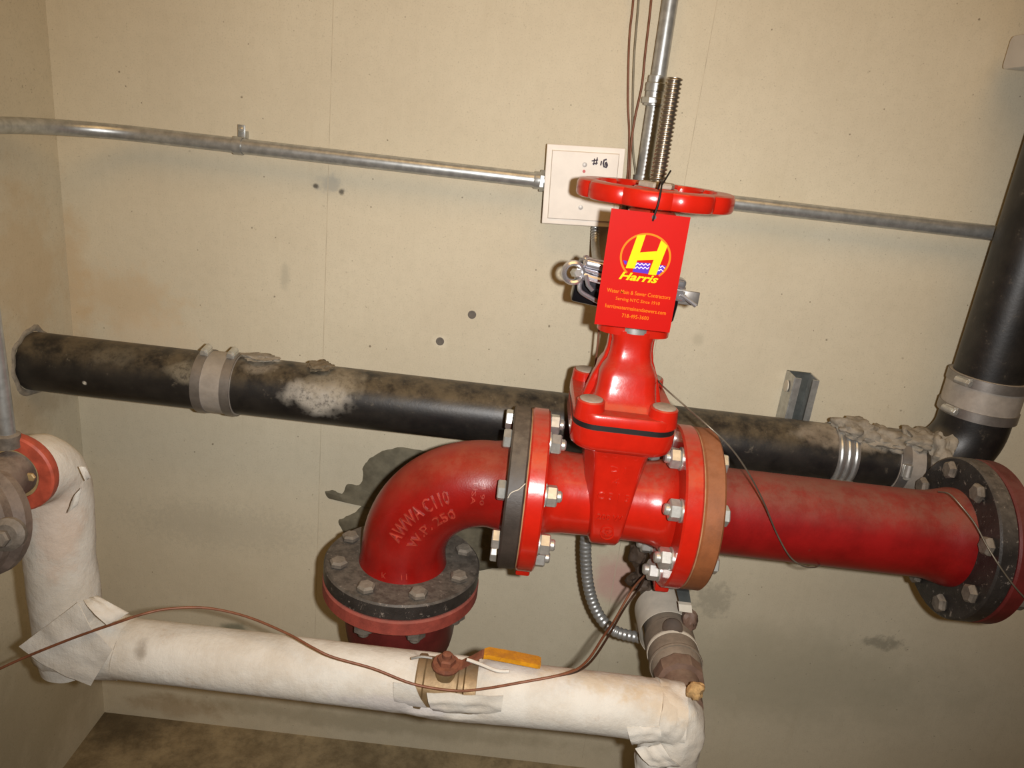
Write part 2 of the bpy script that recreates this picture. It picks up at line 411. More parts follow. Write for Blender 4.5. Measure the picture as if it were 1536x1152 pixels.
def textgeom(s, m, width=None, height=None, shear=0.0, bold=0.0, ext=0.0, center=True, space=1.0):
    """font outline as a mesh laid in frame m (x along the line, z out of the face)"""
    cu = bpy.data.curves.new('t', 'FONT'); cu.body = s; cu.shear = shear; cu.offset = bold; cu.extrude = 0.0; cu.resolution_u = 2
    cu.space_character = space
    ob = bpy.data.objects.new('t', cu); COL.objects.link(ob)
    dg = bpy.context.evaluated_depsgraph_get(); me = ob.evaluated_get(dg).to_mesh()
    V = [v.co.copy() for v in me.vertices]; F = [tuple(p.vertices) for p in me.polygons]
    ob.evaluated_get(dg).to_mesh_clear(); bpy.data.objects.remove(ob); bpy.data.curves.remove(cu)
    x0, x1 = min(v.x for v in V), max(v.x for v in V); y0, y1 = min(v.y for v in V), max(v.y for v in V)
    sx = width / (x1 - x0) if width else None; sy = height / (y1 - y0) if height else None
    sx = sx or sy; sy = sy or sx
    cx = (x0 + x1) / 2 if center else x0; cy = (y0 + y1) / 2 if center else 0
    V = [Vector(((v.x - cx) * sx, (v.y - cy) * sy, 0)) for v in V]
    if ext:
        n = len(V); E = {}
        for f in F:
            for a, b in zip(f, f[1:] + f[:1]):
                E[(a, b)] = 1
        side = [(a, b, b + n, a + n) for (a, b) in E if (b, a) not in E]
        V = V + [v + Vector((0, 0, ext)) for v in V]
        F = [tuple(i + n for i in f) for f in F] + side
    return ([m @ v for v in V] if m else V), F

# ================================================================ THE ROOM
XL = -0.775
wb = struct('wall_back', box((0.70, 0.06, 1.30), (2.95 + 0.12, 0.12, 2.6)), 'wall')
wl = struct('wall_left', box((XL - 0.06, -1.25, 1.30), (0.12, 2.5, 2.6)), 'wall_l')
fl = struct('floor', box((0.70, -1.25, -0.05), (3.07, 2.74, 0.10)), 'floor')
for px, py0 in ((500, 0), (1058, 100)):      # thin ridges left by the formwork joints
    X = P(px, py0, 0).x
    part('form_seam', box((X, -0.0001, 1.3), (0.0011, 0.0006, 2.55)), 'seam', wb, False)
for px, py in ((708, 472), (660, 512)):
    c = P(px, py, 0)
    part('tie_hole', lathe([(0.0072, -0.001), (0.0072, 0.0004), (0.0058, 0.0008), (0.0045, 0.0002)], 20, frame(c, (0, -1, 0))), 'dark_hole', wb)
# mortar smeared round the main where it comes through the wall
mp = [(487, 738), (497, 735), (512, 741), (520, 727), (541, 726), (545, 700), (560, 684), (585, 673), (615, 672), (680, 690), (740, 730), (778, 765),
      (775, 800), (752, 830), (770, 838), (752, 850), (700, 860), (600, 880), (545, 830), (507, 786), (520, 775), (536, 765), (540, 755), (510, 748), (494, 747)]
ring = []
for v in smooth_path([P(*q, 0) for q in mp + mp[:1]], 7)[:-1]:
    nz = Vector(noise.noise_vector(v * 90)) * 0.003; ring.append(Vector((v.x + nz.x, 0.0005, v.z + nz.z)))
cen = P(640, 775, 0)
def scaled(r, k, y): return [Vector((cen.x + (v.x - cen.x) * k, y, cen.z + (v.z - cen.z) * k)) for v in r]
part('mortar_patch', rings([ring, scaled(ring, 0.985, -0.003), scaled(ring, 0.8, -0.006), scaled(ring, 0.3, -0.009)]), 'mortar_wet', wb, True, 60)
# rough mortar rim where the drain enters the side wall
rr = []
for k, (rr0, xx) in enumerate(((0.057, 0.0), (0.055, 0.003), (0.051, 0.004), (0.046, 0.001))):
    rr.append([Vector((XL - 0.001 + xx, Y_BP + rr0 * math.cos(t) * (1 + 0.18 * noise.noise(Vector((math.cos(t) * 2, math.sin(t) * 2, 3)))),
                       Z_BP + rr0 * math.sin(t) * (1 + 0.18 * noise.noise(Vector((math.cos(t) * 2, math.sin(t) * 2, 3)))))) for t in [2 * PI * j / 40 for j in range(40)]])
part('mortar_rim', rings(rr, True, False), 'mortar', wl, True, 60)

# ================================================================ BOLTS
def bolt_mesh(mat, L, nm, head=0.011, af=0.024, ch=0.0015):
    return mesh(nm, join(hexp(af, -head, 0, ch), lathe([(0.0078, 0), (0.0078, L - 0.002), (0.0060, L)], 14)), mat, True, 30)
def nut_mesh(mat, nm, af=0.0255, h=0.0145, washer=True):
    gs = [hexp(af, 0.002, h + 0.002, 0.0018)]
    if washer: gs.append(lathe([(0.0160, 0), (0.0160, 0.002)], 20))
    return mesh(nm, join(*gs), mat, True, 30)
def bolt_circle(center, axis, r, n, off, length, parent, bmesh_, nmesh, back, nut_at, ref, skip=()):
    """bolts along axis; head seated at center+axis*back, nut at center+axis*nut_at"""
    axis = Vector(axis); ref = Vector(ref); oth = axis.cross(ref)
    for i in range(n):
        if i in skip: continue
        t = off + 2 * PI * i / n
        p = Vector(center) + (ref * math.cos(t) + oth * math.sin(t)) * r
        tw = random.uniform(0, PI / 3)
        mb = frame(p + axis * back, axis) @ Matrix.Rotation(tw, 4, 'Z')
        b = put('flange_bolt', bmesh_, mb, parent)
        mn = frame(p + axis * nut_at, axis) @ Matrix.Rotation(random.uniform(0, PI / 3), 4, 'Z')
        put('nut', nmesh, mn, b)

# ================================================================ RED RISER ELBOW, VALVE AND PIPE RUN
YV, ZV = -0.28, 0.775
XI0, XI1 = 0.034, 0.262          # the two faces of the valve
XE = XI0 - 0.165                 # vertical leg of the upper elbow
RF, TF = 0.1145, 0.0245          # flange radius and thickness
def flange_prof(r, t, b=0.0025): return [(0.02, 0), (r - b, 0), (r, b), (r, t - b), (r - b, t), (0.02, t)]
AX = Vector((1, 0, 0)); AY = Vector((0, 1, 0)); AZ = Vector((0, 0, 1))

# ---- upper elbow
RB = 0.118
el = thing('flanged_elbow', (XE, YV, 0.61), 'dusty red ninety degree elbow with raised casting letters and two black flanges', 'pipe fitting')
bc = Vector((XE + RB, YV, ZV - RB))
path = [Vector((XE, YV, 0.612)), Vector((XE, YV, 0.622)), Vector((XE, YV, 0.632)), Vector((XE, YV, 0.645))] + arc(bc, (-1, 0, 0), (0, 0, 1), RB, 0, PI / 2, 26) + [Vector((XI0 - 0.034, YV, ZV)), Vector((XI0 - 0.026, YV, ZV)), Vector((XI0 - 0.004, YV, ZV))]
rad_ = [0.070, 0.069, 0.065, 0.0625] + [0.0615] * 27 + [0.0635, 0.066, 0.066]
part('bend', tube(path, rad_, 48), 'elbow_red', el, True, 60)
part('flange', lathe(flange_prof(RF, TF), 72, frame((XE, YV, 0.61), AZ)), 'black_flange', el)
part('flange', lathe(flange_prof(RF, TF), 72, frame((XI0 - TF - 0.0015, YV, ZV), AX)), 'bare_flange', el)
def on_bend(th, ph, r):   # th: 0 at the vertical leg .. pi/2 at the horizontal leg; ph: 0 outer .. pi/2 front .. pi inner
    d = Vector((-math.cos(th), 0, math.sin(th)))
    return bc + d * (RB + r * math.cos(ph)) + Vector((0, -1, 0)) * r * math.sin(ph)
def bend_text(s, th0, th1, ph0, h, name='raised_lettering'):
    g = textgeom(s, None, 1.0, None, 0, 0.0, 0.02, True)
    xs = [v.x for v in g[0]]; k = (th1 - th0) * RB
    ys = max(v.y for v in g[0]) - min(v.y for v in g[0])
    V = []
    for v in g[0]:
        th = th0 + (th1 - th0) * (v.x + 0.5); ph = ph0 - v.y / ys * h / 0.0615
        V.append(on_bend(th, ph, 0.0610 + (0.0034 if v.z > 0.01 else 0)))
    part(name, (V, g[1]), 'letter_red', el, True, 30)
bend_text('AWWA C110', rad(20), rad(66), rad(76), 0.019)
bend_text('W.P. 250', rad(21), rad(66), rad(100), 0.014)
for s_, ph_ in (('K', 74), ('11', 100)):
    g = textgeom(s_, None, None, 0.009, 0, 0, 0.01, True)
    part('raised_lettering', ([on_bend(rad(-6) + v.y / RB, rad(ph_) + v.x / 0.0615, 0.0612 + (0.0026 if v.z > 0.005 else 0)) for v in g[0]], g[1]), 'letter_red', el, True, 30)
for k, s in enumerate(('USA', '4 90')):     # two short lines cast round the horizontal end
    g = textgeom(s, None, 0.030, 0.006, 0, 0, 0.01, True); V = []
    for v in g[0]:
        a = 0.55 - v.x / 0.0615 ; r = 0.0612 + (0.0018 if v.z > 0.005 else 0)
        V.append(Vector((XI0 - 0.068 + k * 0.012 - v.y * -1, YV - r * math.cos(a - 0.35), ZV + r * math.sin(a - 0.35))))
    part('raised_lettering', (V, g[1]), 'letter_red', el, True, 30)
part('scratch', tube(smooth_path([Vector((XI0 - 0.003, YV - RF - 0.0003, 0.838)), Vector((XI0 - 0.010, YV - RF - 0.0003, 0.829)), Vector((XI0 - 0.015, YV - RF - 0.0003, 0.826)), Vector((XI0 - 0.020, YV - RF - 0.0003, 0.822)), Vector((XI0 - 0.0225, YV - RF + 0.0002, 0.815))], 4), 0.0007, 6), 'tape_white', el)
zb, zn = bolt_mesh('zinc', 0.0735, 'flange_bolt'), nut_mesh('zinc', 'nut')
db, dn = bolt_mesh('zinc_dusty', 0.074, 'flange_bolt', 0.011, 0.0232, 0.0032), nut_mesh('zinc_dusty', 'nut')
bolt_circle((XE, YV, 0.61), -AZ, 0.0945, 8, rad(22.5), 0.08, el, db, dn, -TF, 0.0245, AX)
bolt_circle((XI0, YV, ZV), AX, 0.0945, 8, rad(22.5), 0.086, el, zb, zn, -TF - 0.0015, TF, AY)

# ---- lower elbow that turns back into the wall
le = thing('flanged_elbow', (XE, YV, 0.40), 'dark red flanged elbow under the lettered elbow, turning back into the wall', 'pipe fitting')
ZL = 0.472
RL = 0.082
bl = Vector((XE, YV + 0.09, ZL + 0.09 - 0.0))
lp = [Vector((XE, YV, 0.606)), Vector((XE, YV, 0.590)), Vector((XE, YV, 0.578))] + arc(bl, (0, -1, 0), (0, 0, -1), 0.09, 0, PI / 2, 16) + [Vector((XE, -0.15, ZL)), Vector((XE, -0.12, ZL)), Vector((XE, 0.02, ZL))]
part('bend', tube(lp, [0.084, 0.083] + [RL] * (len(lp) - 4) + [0.070, 0.070], 44), 'dark_red', le, True, 60)
part('flange', lathe(flange_prof(RF + 0.001, 0.0235), 72, frame((XE, YV, 0.61 - 0.0245), AZ)), 'rust_red', le)
part('gasket', lathe([(0.02, 0), (RF - 0.004, 0), (RF - 0.004, 0.0015), (0.02, 0.0015)], 60, frame((XE, YV, 0.609), AZ)), 'gasket_tan', le)

# ---- gate valve
XS = 0.5 * (XI0 + XI1) + 0.002
gv = thing('gate_valve', (XS, YV, 0.70), 'glossy bright red flanged gate valve with rising threaded stem and handwheel', 'valve')
tubeprof = [(0.02, 0.0), (0.080, 0.002), (0.080, 0.022), (0.071, 0.028), (0.0635, 0.034), (0.0600, 0.044), (0.0580, 0.060), (0.0570, 0.114)]
tubeprof += [(r, 0.228 - h) for r, h in reversed(tubeprof[:-1])]
body = lathe(tubeprof, 56, frame((XI0, YV, ZV), AX))
def oct_(a, b, y1, y2, z, cx=XS, cy=YV):
    pts = [(a, -y1), (b, -y2), (b, y2), (a, y1), (-a, y1), (-b, y2), (-b, -y2), (-a, -y1)]
    out = []
    for i, p in enumerate(pts):                       # rounded corners
        q0, q1 = Vector(pts[i - 1]), Vector(pts[(i + 1) % 8]); p = Vector(p)
        l0 = (q0 - p).length; l1 = (q1 - p).length
        d0 = p + (q0 - p) * min(0.45, 0.005 / max(l0, 1e-6)); d1 = p + (q1 - p) * min(0.45, 0.005 / max(l1, 1e-6))
        for s in (0, 0.25, 0.5, 0.75, 1): 
            v = d0 * (1 - s) ** 2 + p * 2 * s * (1 - s) + d1 * s * s; out.append(Vector((cx + v.x, cy + v.y, z)))
    return out
wedge = rings([oct_(0.012, 0.014, 0.036, 0.02, 0.721), oct_(0.018, 0.021, 0.053, 0.026, 0.729), oct_(0.020, 0.025, 0.062, 0.030, 0.739), oct_(0.021, 0.027, 0.0690, 0.032, 0.754),
               oct_(0.026, 0.036, 0.0715, 0.035, 0.81), oct_(0.031, 0.044, 0.0725, 0.038, 0.862), oct_(0.033, 0.047, 0.0735, 0.040, 0.871), oct_(0.038, 0.054, 0.0760, 0.047, 0.8775)])
shoulder = rings([rrect(0.052, 0.070, 0.030, 8, 0.874, XS, YV), rrect(0.062, 0.079, 0.031, 8, 0.877, XS, YV), rrect(0.0665, 0.0835, 0.031, 8, 0.882, XS, YV), rrect(0.0675, 0.0845, 0.031, 8, 0.888, XS, YV), rrect(0.0675, 0.0845, 0.031, 8, 0.9075, XS, YV)])
part('body', join(body, wedge, shoulder), 'valve_red', gv, True, 40)
for x in (XI0, XI1 - TF):
    part('flange', lathe(flange_prof(RF + 0.001, TF), 72, frame((x, YV, ZV), AX)), 'valve_red', gv)
for x in (XI0 - 0.0015, XI1):
    part('gasket', lathe([(0.02, 0), (RF - 0.001, 0), (RF - 0.001, 0.0016), (0.02, 0.0016)], 60, frame((x, YV, ZV), AX)), 'gasket_tan', gv)
for x in (XI0 + 0.0125, XI1 - 0.0125):
    part('foot_lug', box((x, YV - 0.012, ZV - RF - 0.004), (0.021, 0.030, 0.020), 0.003), 'valve_red', gv)
part('bonnet_gasket', rings([rrect(0.0665, 0.0835, 0.030, 8, z, XS, YV) for z in (0.9075, 0.9150)]), 'gasket_black', gv)
bon = rings([rrect(0.0675, 0.0845, 0.031, 8, 0.915, XS, YV), rrect(0.0675, 0.0845, 0.031, 8, 0.9255, XS, YV), rrect(0.0655, 0.0825, 0.029, 8, 0.9285, XS, YV)])
bx, by = 0.047, 0.062
bosses = [lathe([(0.020, 0.918), (0.0190, 0.928), (0.0180, 0.940), (0.0165, 0.9415)], 24, Matrix.Translation((XS + sx * bx, YV + sy * by, 0))) for sx in (-1, 1) for sy in (-1, 1)]
dome = rings([rrect(a, b, r, 5, z, XS, YV) for a, b, r, z in ((0.050, 0.066, 0.018, 0.924), (0.044, 0.058, 0.018, 0.931), (0.0405, 0.052, 0.018, 0.940), (0.0385, 0.047, 0.018, 0.955),
              (0.0375, 0.044, 0.018, 0.968), (0.034, 0.040, 0.018, 0.977), (0.0295, 0.035, 0.018, 0.985), (0.0275, 0.031, 0.018, 0.996), (0.0270, 0.029, 0.018, 1.012), (0.029, 0.029, 0.018, 1.020), (0.029, 0.029, 0.018, 1.026))])
rib = rings([rrect(a, 0.009, 0.004, 4, z, XS, YV) for a, z in ((0.054, 0.924), (0.050, 0.940), (0.0445, 0.958), (0.0385, 0.972), (0.0335, 0.984), (0.0305, 0.998), (0.0300, 1.022))])
part('bonnet', join(bon, dome, rib, *bosses), 'valve_red', gv, True, 40)
for sx in (-1, 1):
    for sy in (-1, 1):
        part('bolt_cap', lathe([(0.0150, 0.9405), (0.0150, 0.9425), (0.0135, 0.9432)], 24, Matrix.Translation((XS + sx * bx, YV + sy * by, 0))), 'cap_grey', gv)
part('gland', lathe([(0.0205, 1.024), (0.0205, 1.034), (0.0150, 1.036)], 28, Matrix.Translation((XS, YV - 0.012, 0))), 'zinc', gv)
# yoke: two arms spreading from a collar to the top bearing
yk = [rings([rrect(0.047, 0.027, 0.024, 5, z, XS, YV) for z in (1.020, 1.023, 1.030, 1.033)])]
for s in (-1, 1):
    yk.append(rings([rrect(0.0085, 0.013, 0.005, 4, z, XS + s * dx, YV) for z, dx in ((1.025, 0.034), (1.05, 0.036), (1.10, 0.034), (1.135, 0.028), (1.160, 0.018))]))
yk.append(lathe([(0.020, 1.145), (0.030, 1.155), (0.030, 1.176), (0.024, 1.180)], 32, Matrix.Translation((XS, YV, 0))))
part('yoke', join(*yk), 'valve_red', gv, True, 40)
# threaded stem
sp_ = []; pitch = 0.0049; n = 20; z0, z1 = 1.03, 1.333
steps = int((z1 - z0) / pitch * 8)
R_ = []
for i in range(steps + 1):
    z = z0 + (z1 - z0) * i / steps; ring_ = []
    for j in range(n):
        t = 2 * PI * j / n; ph = ((z - z0) / pitch - j / n) % 1.0
        tr = 1 - abs(2 * ph - 1); tr = min(1, max(0, (tr - 0.25) * 2.2))
        r = 0.0078 + 0.0022 * tr
        if i == 0 or i == steps: r = 0.0080
        ring_.append(Vector((XS + r * math.cos(t), YV + r * math.sin(t), z)))
    R_.append(ring_)
part('stem', rings(R_), 'stem_steel', gv, True, 50)
# handwheel with scalloped rim
ZW, RW, NL = 1.197, 0.0985, 10
hw = []
N = 180
prof = [(-0.6, -0.7), (-0.45, -1), (0.62, -1), (0.88, -0.86), (1.0, -0.55), (1.0, 0.55), (0.88, 0.86), (0.62, 1), (-0.45, 1), (-0.6, 0.7)]
RR = []
for j in range(N):
    t = 2 * PI * j / N
    sc = abs(math.sin(NL * (t + 0.24) / 2))
    ro = RW - 0.0060 * (1 - sc) ** 1.8; wd = 0.0150
    RR.append([Vector((XS + (ro - wd + wd * a) * math.cos(t), YV + (ro - wd + wd * a) * math.sin(t), ZW + 0.0110 * b)) for a, b in prof])
RR.append(RR[0])
rim = rings(RR, True, False)
wheel = part('handwheel', rim, 'wheel_red', gv, True, 30)
part('wheel_hub', lathe([(0.016, 1.180), (0.026, 1.181), (0.029, 1.186), (0.029, 1.203), (0.026, 1.206), (0.016, 1.206)], 36, Matrix.Translation((XS, YV, 0))), 'wheel_red', wheel)
for k in range(5):
    t = 2 * PI * k / 5 + 0.3; d = Vector((math.cos(t), math.sin(t), 0))
    pts = [Vector((XS, YV, ZW - 0.002)) + d * r + Vector((0, 0, dz)) for r, dz in ((0.022, 0), (0.045, -0.002), (0.065, -0.002), (0.082, 0))]
    part('spoke', tube(smooth_path(pts, 4), 0.0078, 10), 'wheel_red', wheel)
part('wheel_nut', hexp(0.041, 1.205, 1.2125, 0.002, Matrix.Translation((XS, YV, 0)) @ Matrix.Rotation(0.2, 4, 'Z')), 'cap_grey', wheel)
# cast marks on the front of the wedge
wm = frame((XS, YV - 0.0729, 0.865), (0, -1, 0), (1, 0, 0))
wm = Matrix(((1, 0, 0, XS), (0, 0, -1, YV - 0.0716), (0, 1, 0, 0), (0, 0, 0, 1)))
for s, z, wd, ht in (('2 0 1 5', 0.872, 0.048, 0.0085), ('D I', 0.852, 0.020, 0.008), ('4', 0.834, 0.009, 0.010), ('C 5 1 5', 0.812, 0.042, 0.010), ('200 W', 0.781, 0.034, 0.008)):
    part('raised_lettering', textgeom(s, wm @ Matrix.Translation((0, z, -0.0008)), wd, ht, 0, 0.0, 0.0030), 'valve_red', gv, True, 30)
part('raised_emblem', join(ringlathe([(0.0095, 0), (0.0095, 0.0016), (0.0080, 0.0016), (0.0080, 0)], 24, wm @ Matrix.Translation((0, 0.757, -0.0008))),
     textgeom('s', wm @ Matrix.Translation((0, 0.757, -0.0008)), 0.006, 0.008, 0, 0, 0.0018)), 'valve_red', gv)
mb = [  # nuts face the valve on the downstream joint
]
bolt_circle((XI1, YV, ZV), -AX, 0.0945, 8, rad(22.5), 0.086, gv, zb, zn, -TF - 0.0016, TF, AY)

# ---- red pipe to the right
XR = 0.668
pp = thing('flanged_pipe', (0.46, YV, 0.70), 'long dusty dark red flanged pipe running on from the valve', 'pipe')
pprof = [(0.02, XI1 + 0.002), (0.062, XI1 + 0.002), (0.066, XI1 + 0.036), (0.0625, XI1 + 0.046), (0.0615, XI1 + 0.060), (0.0615, XR - 0.075), (0.0625, XR - 0.060), (0.066, XR - 0.045), (0.070, XR - 0.030), (0.070, XR - 0.004), (0.02, XR - 0.004)]
part('barrel', lathe(pprof, 56, frame((0, YV, ZV), AX)), 'pipe_red', pp, True, 40)
part('flange', lathe(flange_prof(RF, 0.027), 72, frame((XI1 + 0.0016, YV, ZV), AX)), 'brown_flange', pp)
part('flange', lathe(flange_prof(RF, TF), 72, frame((XR - TF, YV, ZV), AX)), 'black_flange', pp)
bolt_circle((XR, YV, ZV), AX, 0.0945, 8, rad(22.5), 0.08, pp, db, dn, -TF, TF + 0.001, AY)
nx = thing('flanged_pipe', (XR + 0.06, YV, 0.66), 'red pipe end bolted on behind the dusty black flange of the long red pipe', 'pipe')
part('flange', lathe(flange_prof(RF, TF), 72, frame((XR + 0.001, YV, ZV), AX)), 'dark_red', nx)
part('barrel', lathe([(0.02, XR + 0.004), (0.07, XR + 0.01), (0.066, XR + 0.04), (0.0615, XR + 0.06), (0.0615, XR + 0.5), (0.02, XR + 0.5)], 48, frame((0, YV, ZV), AX)), 'pipe_red', nx)

# ================================================================ HANG TAG
YT = -0.3860
tg = tag(part('hang_tag', box((0.1325, YT + 0.0005, 1.117), (0.0890, 0.0009, 0.1340)), 'tag_red', None, False), 'red card tag with yellow logo and lettering hung from the handwheel', 'tag')
TFm = Matrix(((1, 0, 0, 0), (0, 0, -1, YT), (0, 1, 0, 0), (0, 0, 0, 1)))   # x right, y up, z to the viewer
def tp(zx, zy):      # a point of the tag face
    v = P(880 + zx / 6.776, 330 + zy / 6.776, YT); return (v.x, v.z)
def flat(name, poly, mat, h): part(name, prism([tp(*q) for q in poly], TFm, 0.0, h), mat, tg, False)
cx, cy = tp(597, 378)
ringp = []
for i in range(61):
    a = rad(-48) + rad(278) * i / 60
    ringp.append((a, 0.0284))
outer = [(cx + 0.0290 * math.cos(a), cy + 0.0272 * math.sin(a)) for a, _ in ringp]
inner = [(cx + 0.0268 * math.cos(a), cy + 0.0250 * math.sin(a)) for a, _ in ringp]
V = [Vector((x, y, 0.00012)) for x, y in outer] + [Vector((x, y, 0.00012)) for x, y in inner]
k = len(outer)
part('logo_ring', xf((V, [(i, i + 1, i + 1 + k, i + k) for i in range(k - 1)]), TFm), 'tag_orange', tg, False)
flat('logo_water', [(492, 428), (652, 440), (622, 548), (466, 526)], 'tag_blue', 0.00010)
flat('logo_water', [(735, 455), (805, 468), (775, 515), (735, 556), (703, 552)], 'tag_blue', 0.00010)
flat('logo_water', [(372, 408), (412, 418), (402, 452), (385, 448)], 'tag_blue', 0.00010)
for x0, x1, y0, y1 in ((490, 645, 445, 455), (484, 634, 480, 490), (740, 795, 470, 480), (725, 780, 505, 512)):
    up_, dn_ = [], []
    for i in range(25):
        u = i / 24; x = x0 + (x1 - x0) * u; y = y0 + (y1 - y0) * u + 8 * math.sin((x - x0) / 40 * 2 * PI)
        up_.append(tp(x, y - 5)); dn_.append(tp(x, y + 6))
    n_ = len(up_); V = [Vector((a, b, 0.00018)) for a, b in up_ + dn_]
    part('logo_wave', xf((V, [(i, i + 1, i + 1 + n_, i + n_) for i in range(n_ - 1)]), TFm), 'tag_white', tg, False)
def polys(lst, h):
    return join(*[prism([tp(*q) for q in poly], TFm, 0.0, h) for poly in lst])
part('logo_letter', polys([[(515, 158), (602, 148), (487, 492), (396, 488)], [(757, 205), (822, 262), (704, 562), (624, 553)]], 0.00024), 'tag_yellow', tg, False)
part('logo_letter', polys([[(532, 330), (726, 316), (694, 404), (500, 410)]], 0.00020), 'tag_yellow', tg, False)
def tagline(s, p0, p1, mat, h, shear=0.0, bold=0.0, name='tag_lettering'):
    a, b = Vector(tp(*p0)), Vector(tp(*p1)); c = (a + b) / 2; d = b - a
    m = TFm @ Matrix.Translation((c.x, c.y, 0.00030)) @ Matrix.Rotation(math.atan2(d.y, d.x), 4, 'Z')
    part(name, textgeom(s, m, d.length, h, shear, bold), mat, tg, False)
tagline('Harris', (330, 560), (728, 608), 'tag_yellow', 0.0092, 0.35, 0.028, 'logo_name')
tagline('Water Main & Sewer Contractors', (207, 708), (850, 790), 'tag_orange', 0.0046, 0, 0.004)
tagline('Serving NYC Since 1910', (295, 798), (742, 856), 'tag_orange', 0.0050, 0, 0.004)
tagline('harriswatermainandsewers.com', (190, 866), (806, 946), 'tag_orange', 0.0046, 0, 0.004)
tagline('718-495-3600', (358, 968), (630, 1000), 'tag_orange', 0.0046, 0, 0.004)
hp = P(981, 326, YT)
part('eyelet', lathe([(0.0026, 0), (0.0026, 0.0005)], 14, frame((hp.x, YT - 0.0002, hp.z), (0, -1, 0))), 'black_tie', tg)
tie = smooth_path([(hp.x - 0.001, YT - 0.002, hp.z - 0.004), (hp.x, YT - 0.003, hp.z + 0.004), (hp.x + 0.002, YT - 0.001, hp.z + 0.014), (hp.x + 0.003, YT + 0.002, hp.z + 0.028),
                   (hp.x + 0.004, YT + 0.012, hp.z + 0.0385), (hp.x + 0.005, YT + 0.030, hp.z + 0.036), (hp.x + 0.004, YT + 0.034, hp.z + 0.015), (hp.x + 0.002, YT + 0.020, hp.z + 0.002), (hp.x, YT + 0.003, hp.z)], 6)
part('cable_tie', tube(tie, 0.0011, 8), 'black_tie', tg)
part('tie_end', tube([(hp.x + 0.004, YT + 0.006, hp.z + 0.036), (hp.x + 0.009, YT - 0.004, hp.z + 0.052)], 0.0010, 6), 'black_tie', tg)

# ================================================================ CHROME TAMPER SWITCH ON THE YOKE
ts = thing('tamper_switch', (XS, YV - 0.02, 1.06), 'chromed valve supervisory switch bracket clamped across the yoke behind the tag', 'switch')
def tpt(x, y, Y): return P(x, y, Y)
a, b = tpt(862, 410, -0.300), tpt(1030, 447, -0.300)
dx = (b - a).normalized(); mid = (a + b) / 2
mch = Matrix(((dx.x, 0, -dx.z, mid.x), (dx.y, 1, 0, mid.y), (dx.z, 0, dx.x, mid.z), (0, 0, 0, 1)))
L_ = (b - a).length
part('housing', box((0, 0.030, -0.012), (L_ * 0.94, 0.034, 0.054), 0.004, mch), 'dark_plate', ts)
part('clamp_bar', join(box((0.0, -0.002, 0.017), (L_ * 0.90, 0.022, 0.013), 0.005, mch, 3), box((0.0, -0.008, 0.000), (L_ * 0.96, 0.004, 0.010), 0.0015, mch)), 'chrome', ts)
c = tpt(860, 409, -0.312)
part('hook_eye', ringlathe([(0.0120 + 0.0038 * math.cos(t), 0.006 * math.sin(t)) for t in [2 * PI * i / 8 for i in range(8)]], 28, frame(c, (0.1, -1, 0.05))), 'chrome', ts)
part('hook_shank', join(tube([c + Vector((0.011, 0, -0.001)), c + Vector((0.022, -0.001, -0.004)), c + Vector((0.075, 0, -0.012))], 0.0045, 10), tube([c + Vector((0.011, 0, 0.006)), c + Vector((0.04, 0.0, 0.0)), c + Vector((0.075, 0, -0.004))], 0.0022, 8)), 'chrome', ts)
part('hex_bolt', hexp(0.010, 0, 0.016, 0.001, frame(tpt(861, 409, -0.304), (0.3, -1, 0.2))), 'zinc', ts)
part('set_screw', tube([tpt(879, 413, -0.322), tpt(882, 428, -0.326), tpt(889, 436, -0.326)], 0.0026, 8), 'chrome', ts)
part('j_hook', tube(smooth_path([tpt(871, 421, -0.312), tpt(869, 431, -0.314), tpt(873, 439, -0.314), tpt(892, 450, -0.312), tpt(915, 462, -0.308)], 5), 0.0030, 10), 'chrome', ts)
part('cover_screw', lathe([(0.004, 0), (0.004, 0.003), (0.002, 0.004)], 12, frame(tpt(879, 388, -0.300), (0, -0.6, 1))), 'chrome', ts)
# right end of the bracket
m0 = tpt(1020, 441, -0.292)
part('end_bracket', join(box((0.012, 0, -0.004), (0.026, 0.003, 0.018), 0.001, frame(m0, (0, 0, 1), (dx.x, dx.y, dx.z + 0.03)))), 'steel_band', ts)
part('arm_bolt', tube([tpt(1019, 443, -0.310), tpt(1024, 444, -0.310), tpt(1044, 459, -0.314)], 0.0026, 8), 'chrome', ts)
part('bolt_head', hexp(0.012, 0, 0.006, 0.001, frame(tpt(1018, 443, -0.306), (0.2, -1, 0.2))), 'chrome', ts)
part('pivot', tube([tpt(1010, 434, -0.296), tpt(1027, 437, -0.296)], 0.0052, 12), 'steel_band', ts)

# ================================================================ CONDUIT, BOX, WIRES ON THE WALL
ZC, YC, RC = 1.182, -0.030, 0.0117
bxT = Matrix.Translation((0.0735, 0, ZC)) @ Matrix.Rotation(rad(-3.0), 4, 'Y')
jb = thing('junction_box', (0.0735, -0.03, ZC - 0.06), 'square white blank cover junction box marked #16 behind the handwheel', 'electrical box')
part('box_body', box((0, -0.0245, 0), (0.112, 0.045, 0.112), 0.003, bxT), 'box_side', jb)
cover = join(box((0, -0.0490, 0), (0.119, 0.004, 0.119), 0.0012, bxT), rings([[bxT @ Vector((s * q[0], y, s * q[1])) for q in ((-0.0505, -0.0505), (0.0505, -0.0505), (0.0505, 0.0505), (-0.0505, 0.0505))] for s, y in ((1.02, -0.0505), (0.99, -0.0535), (0.5, -0.0540))]))
cv = part('cover', cover, 'box_white', jb, True, 20)
def bxp(px, py, Y=-0.0548): return P(px, py, Y)
for q in ((877, 247), (871, 311)):
    part('cover_screw', lathe([(0.0036, 0), (0.0036, 0.0012), (0.002, 0.0016)], 14, frame(bxp(*q, -0.0535), (0, -1, 0))), 'screw_grey', cv)
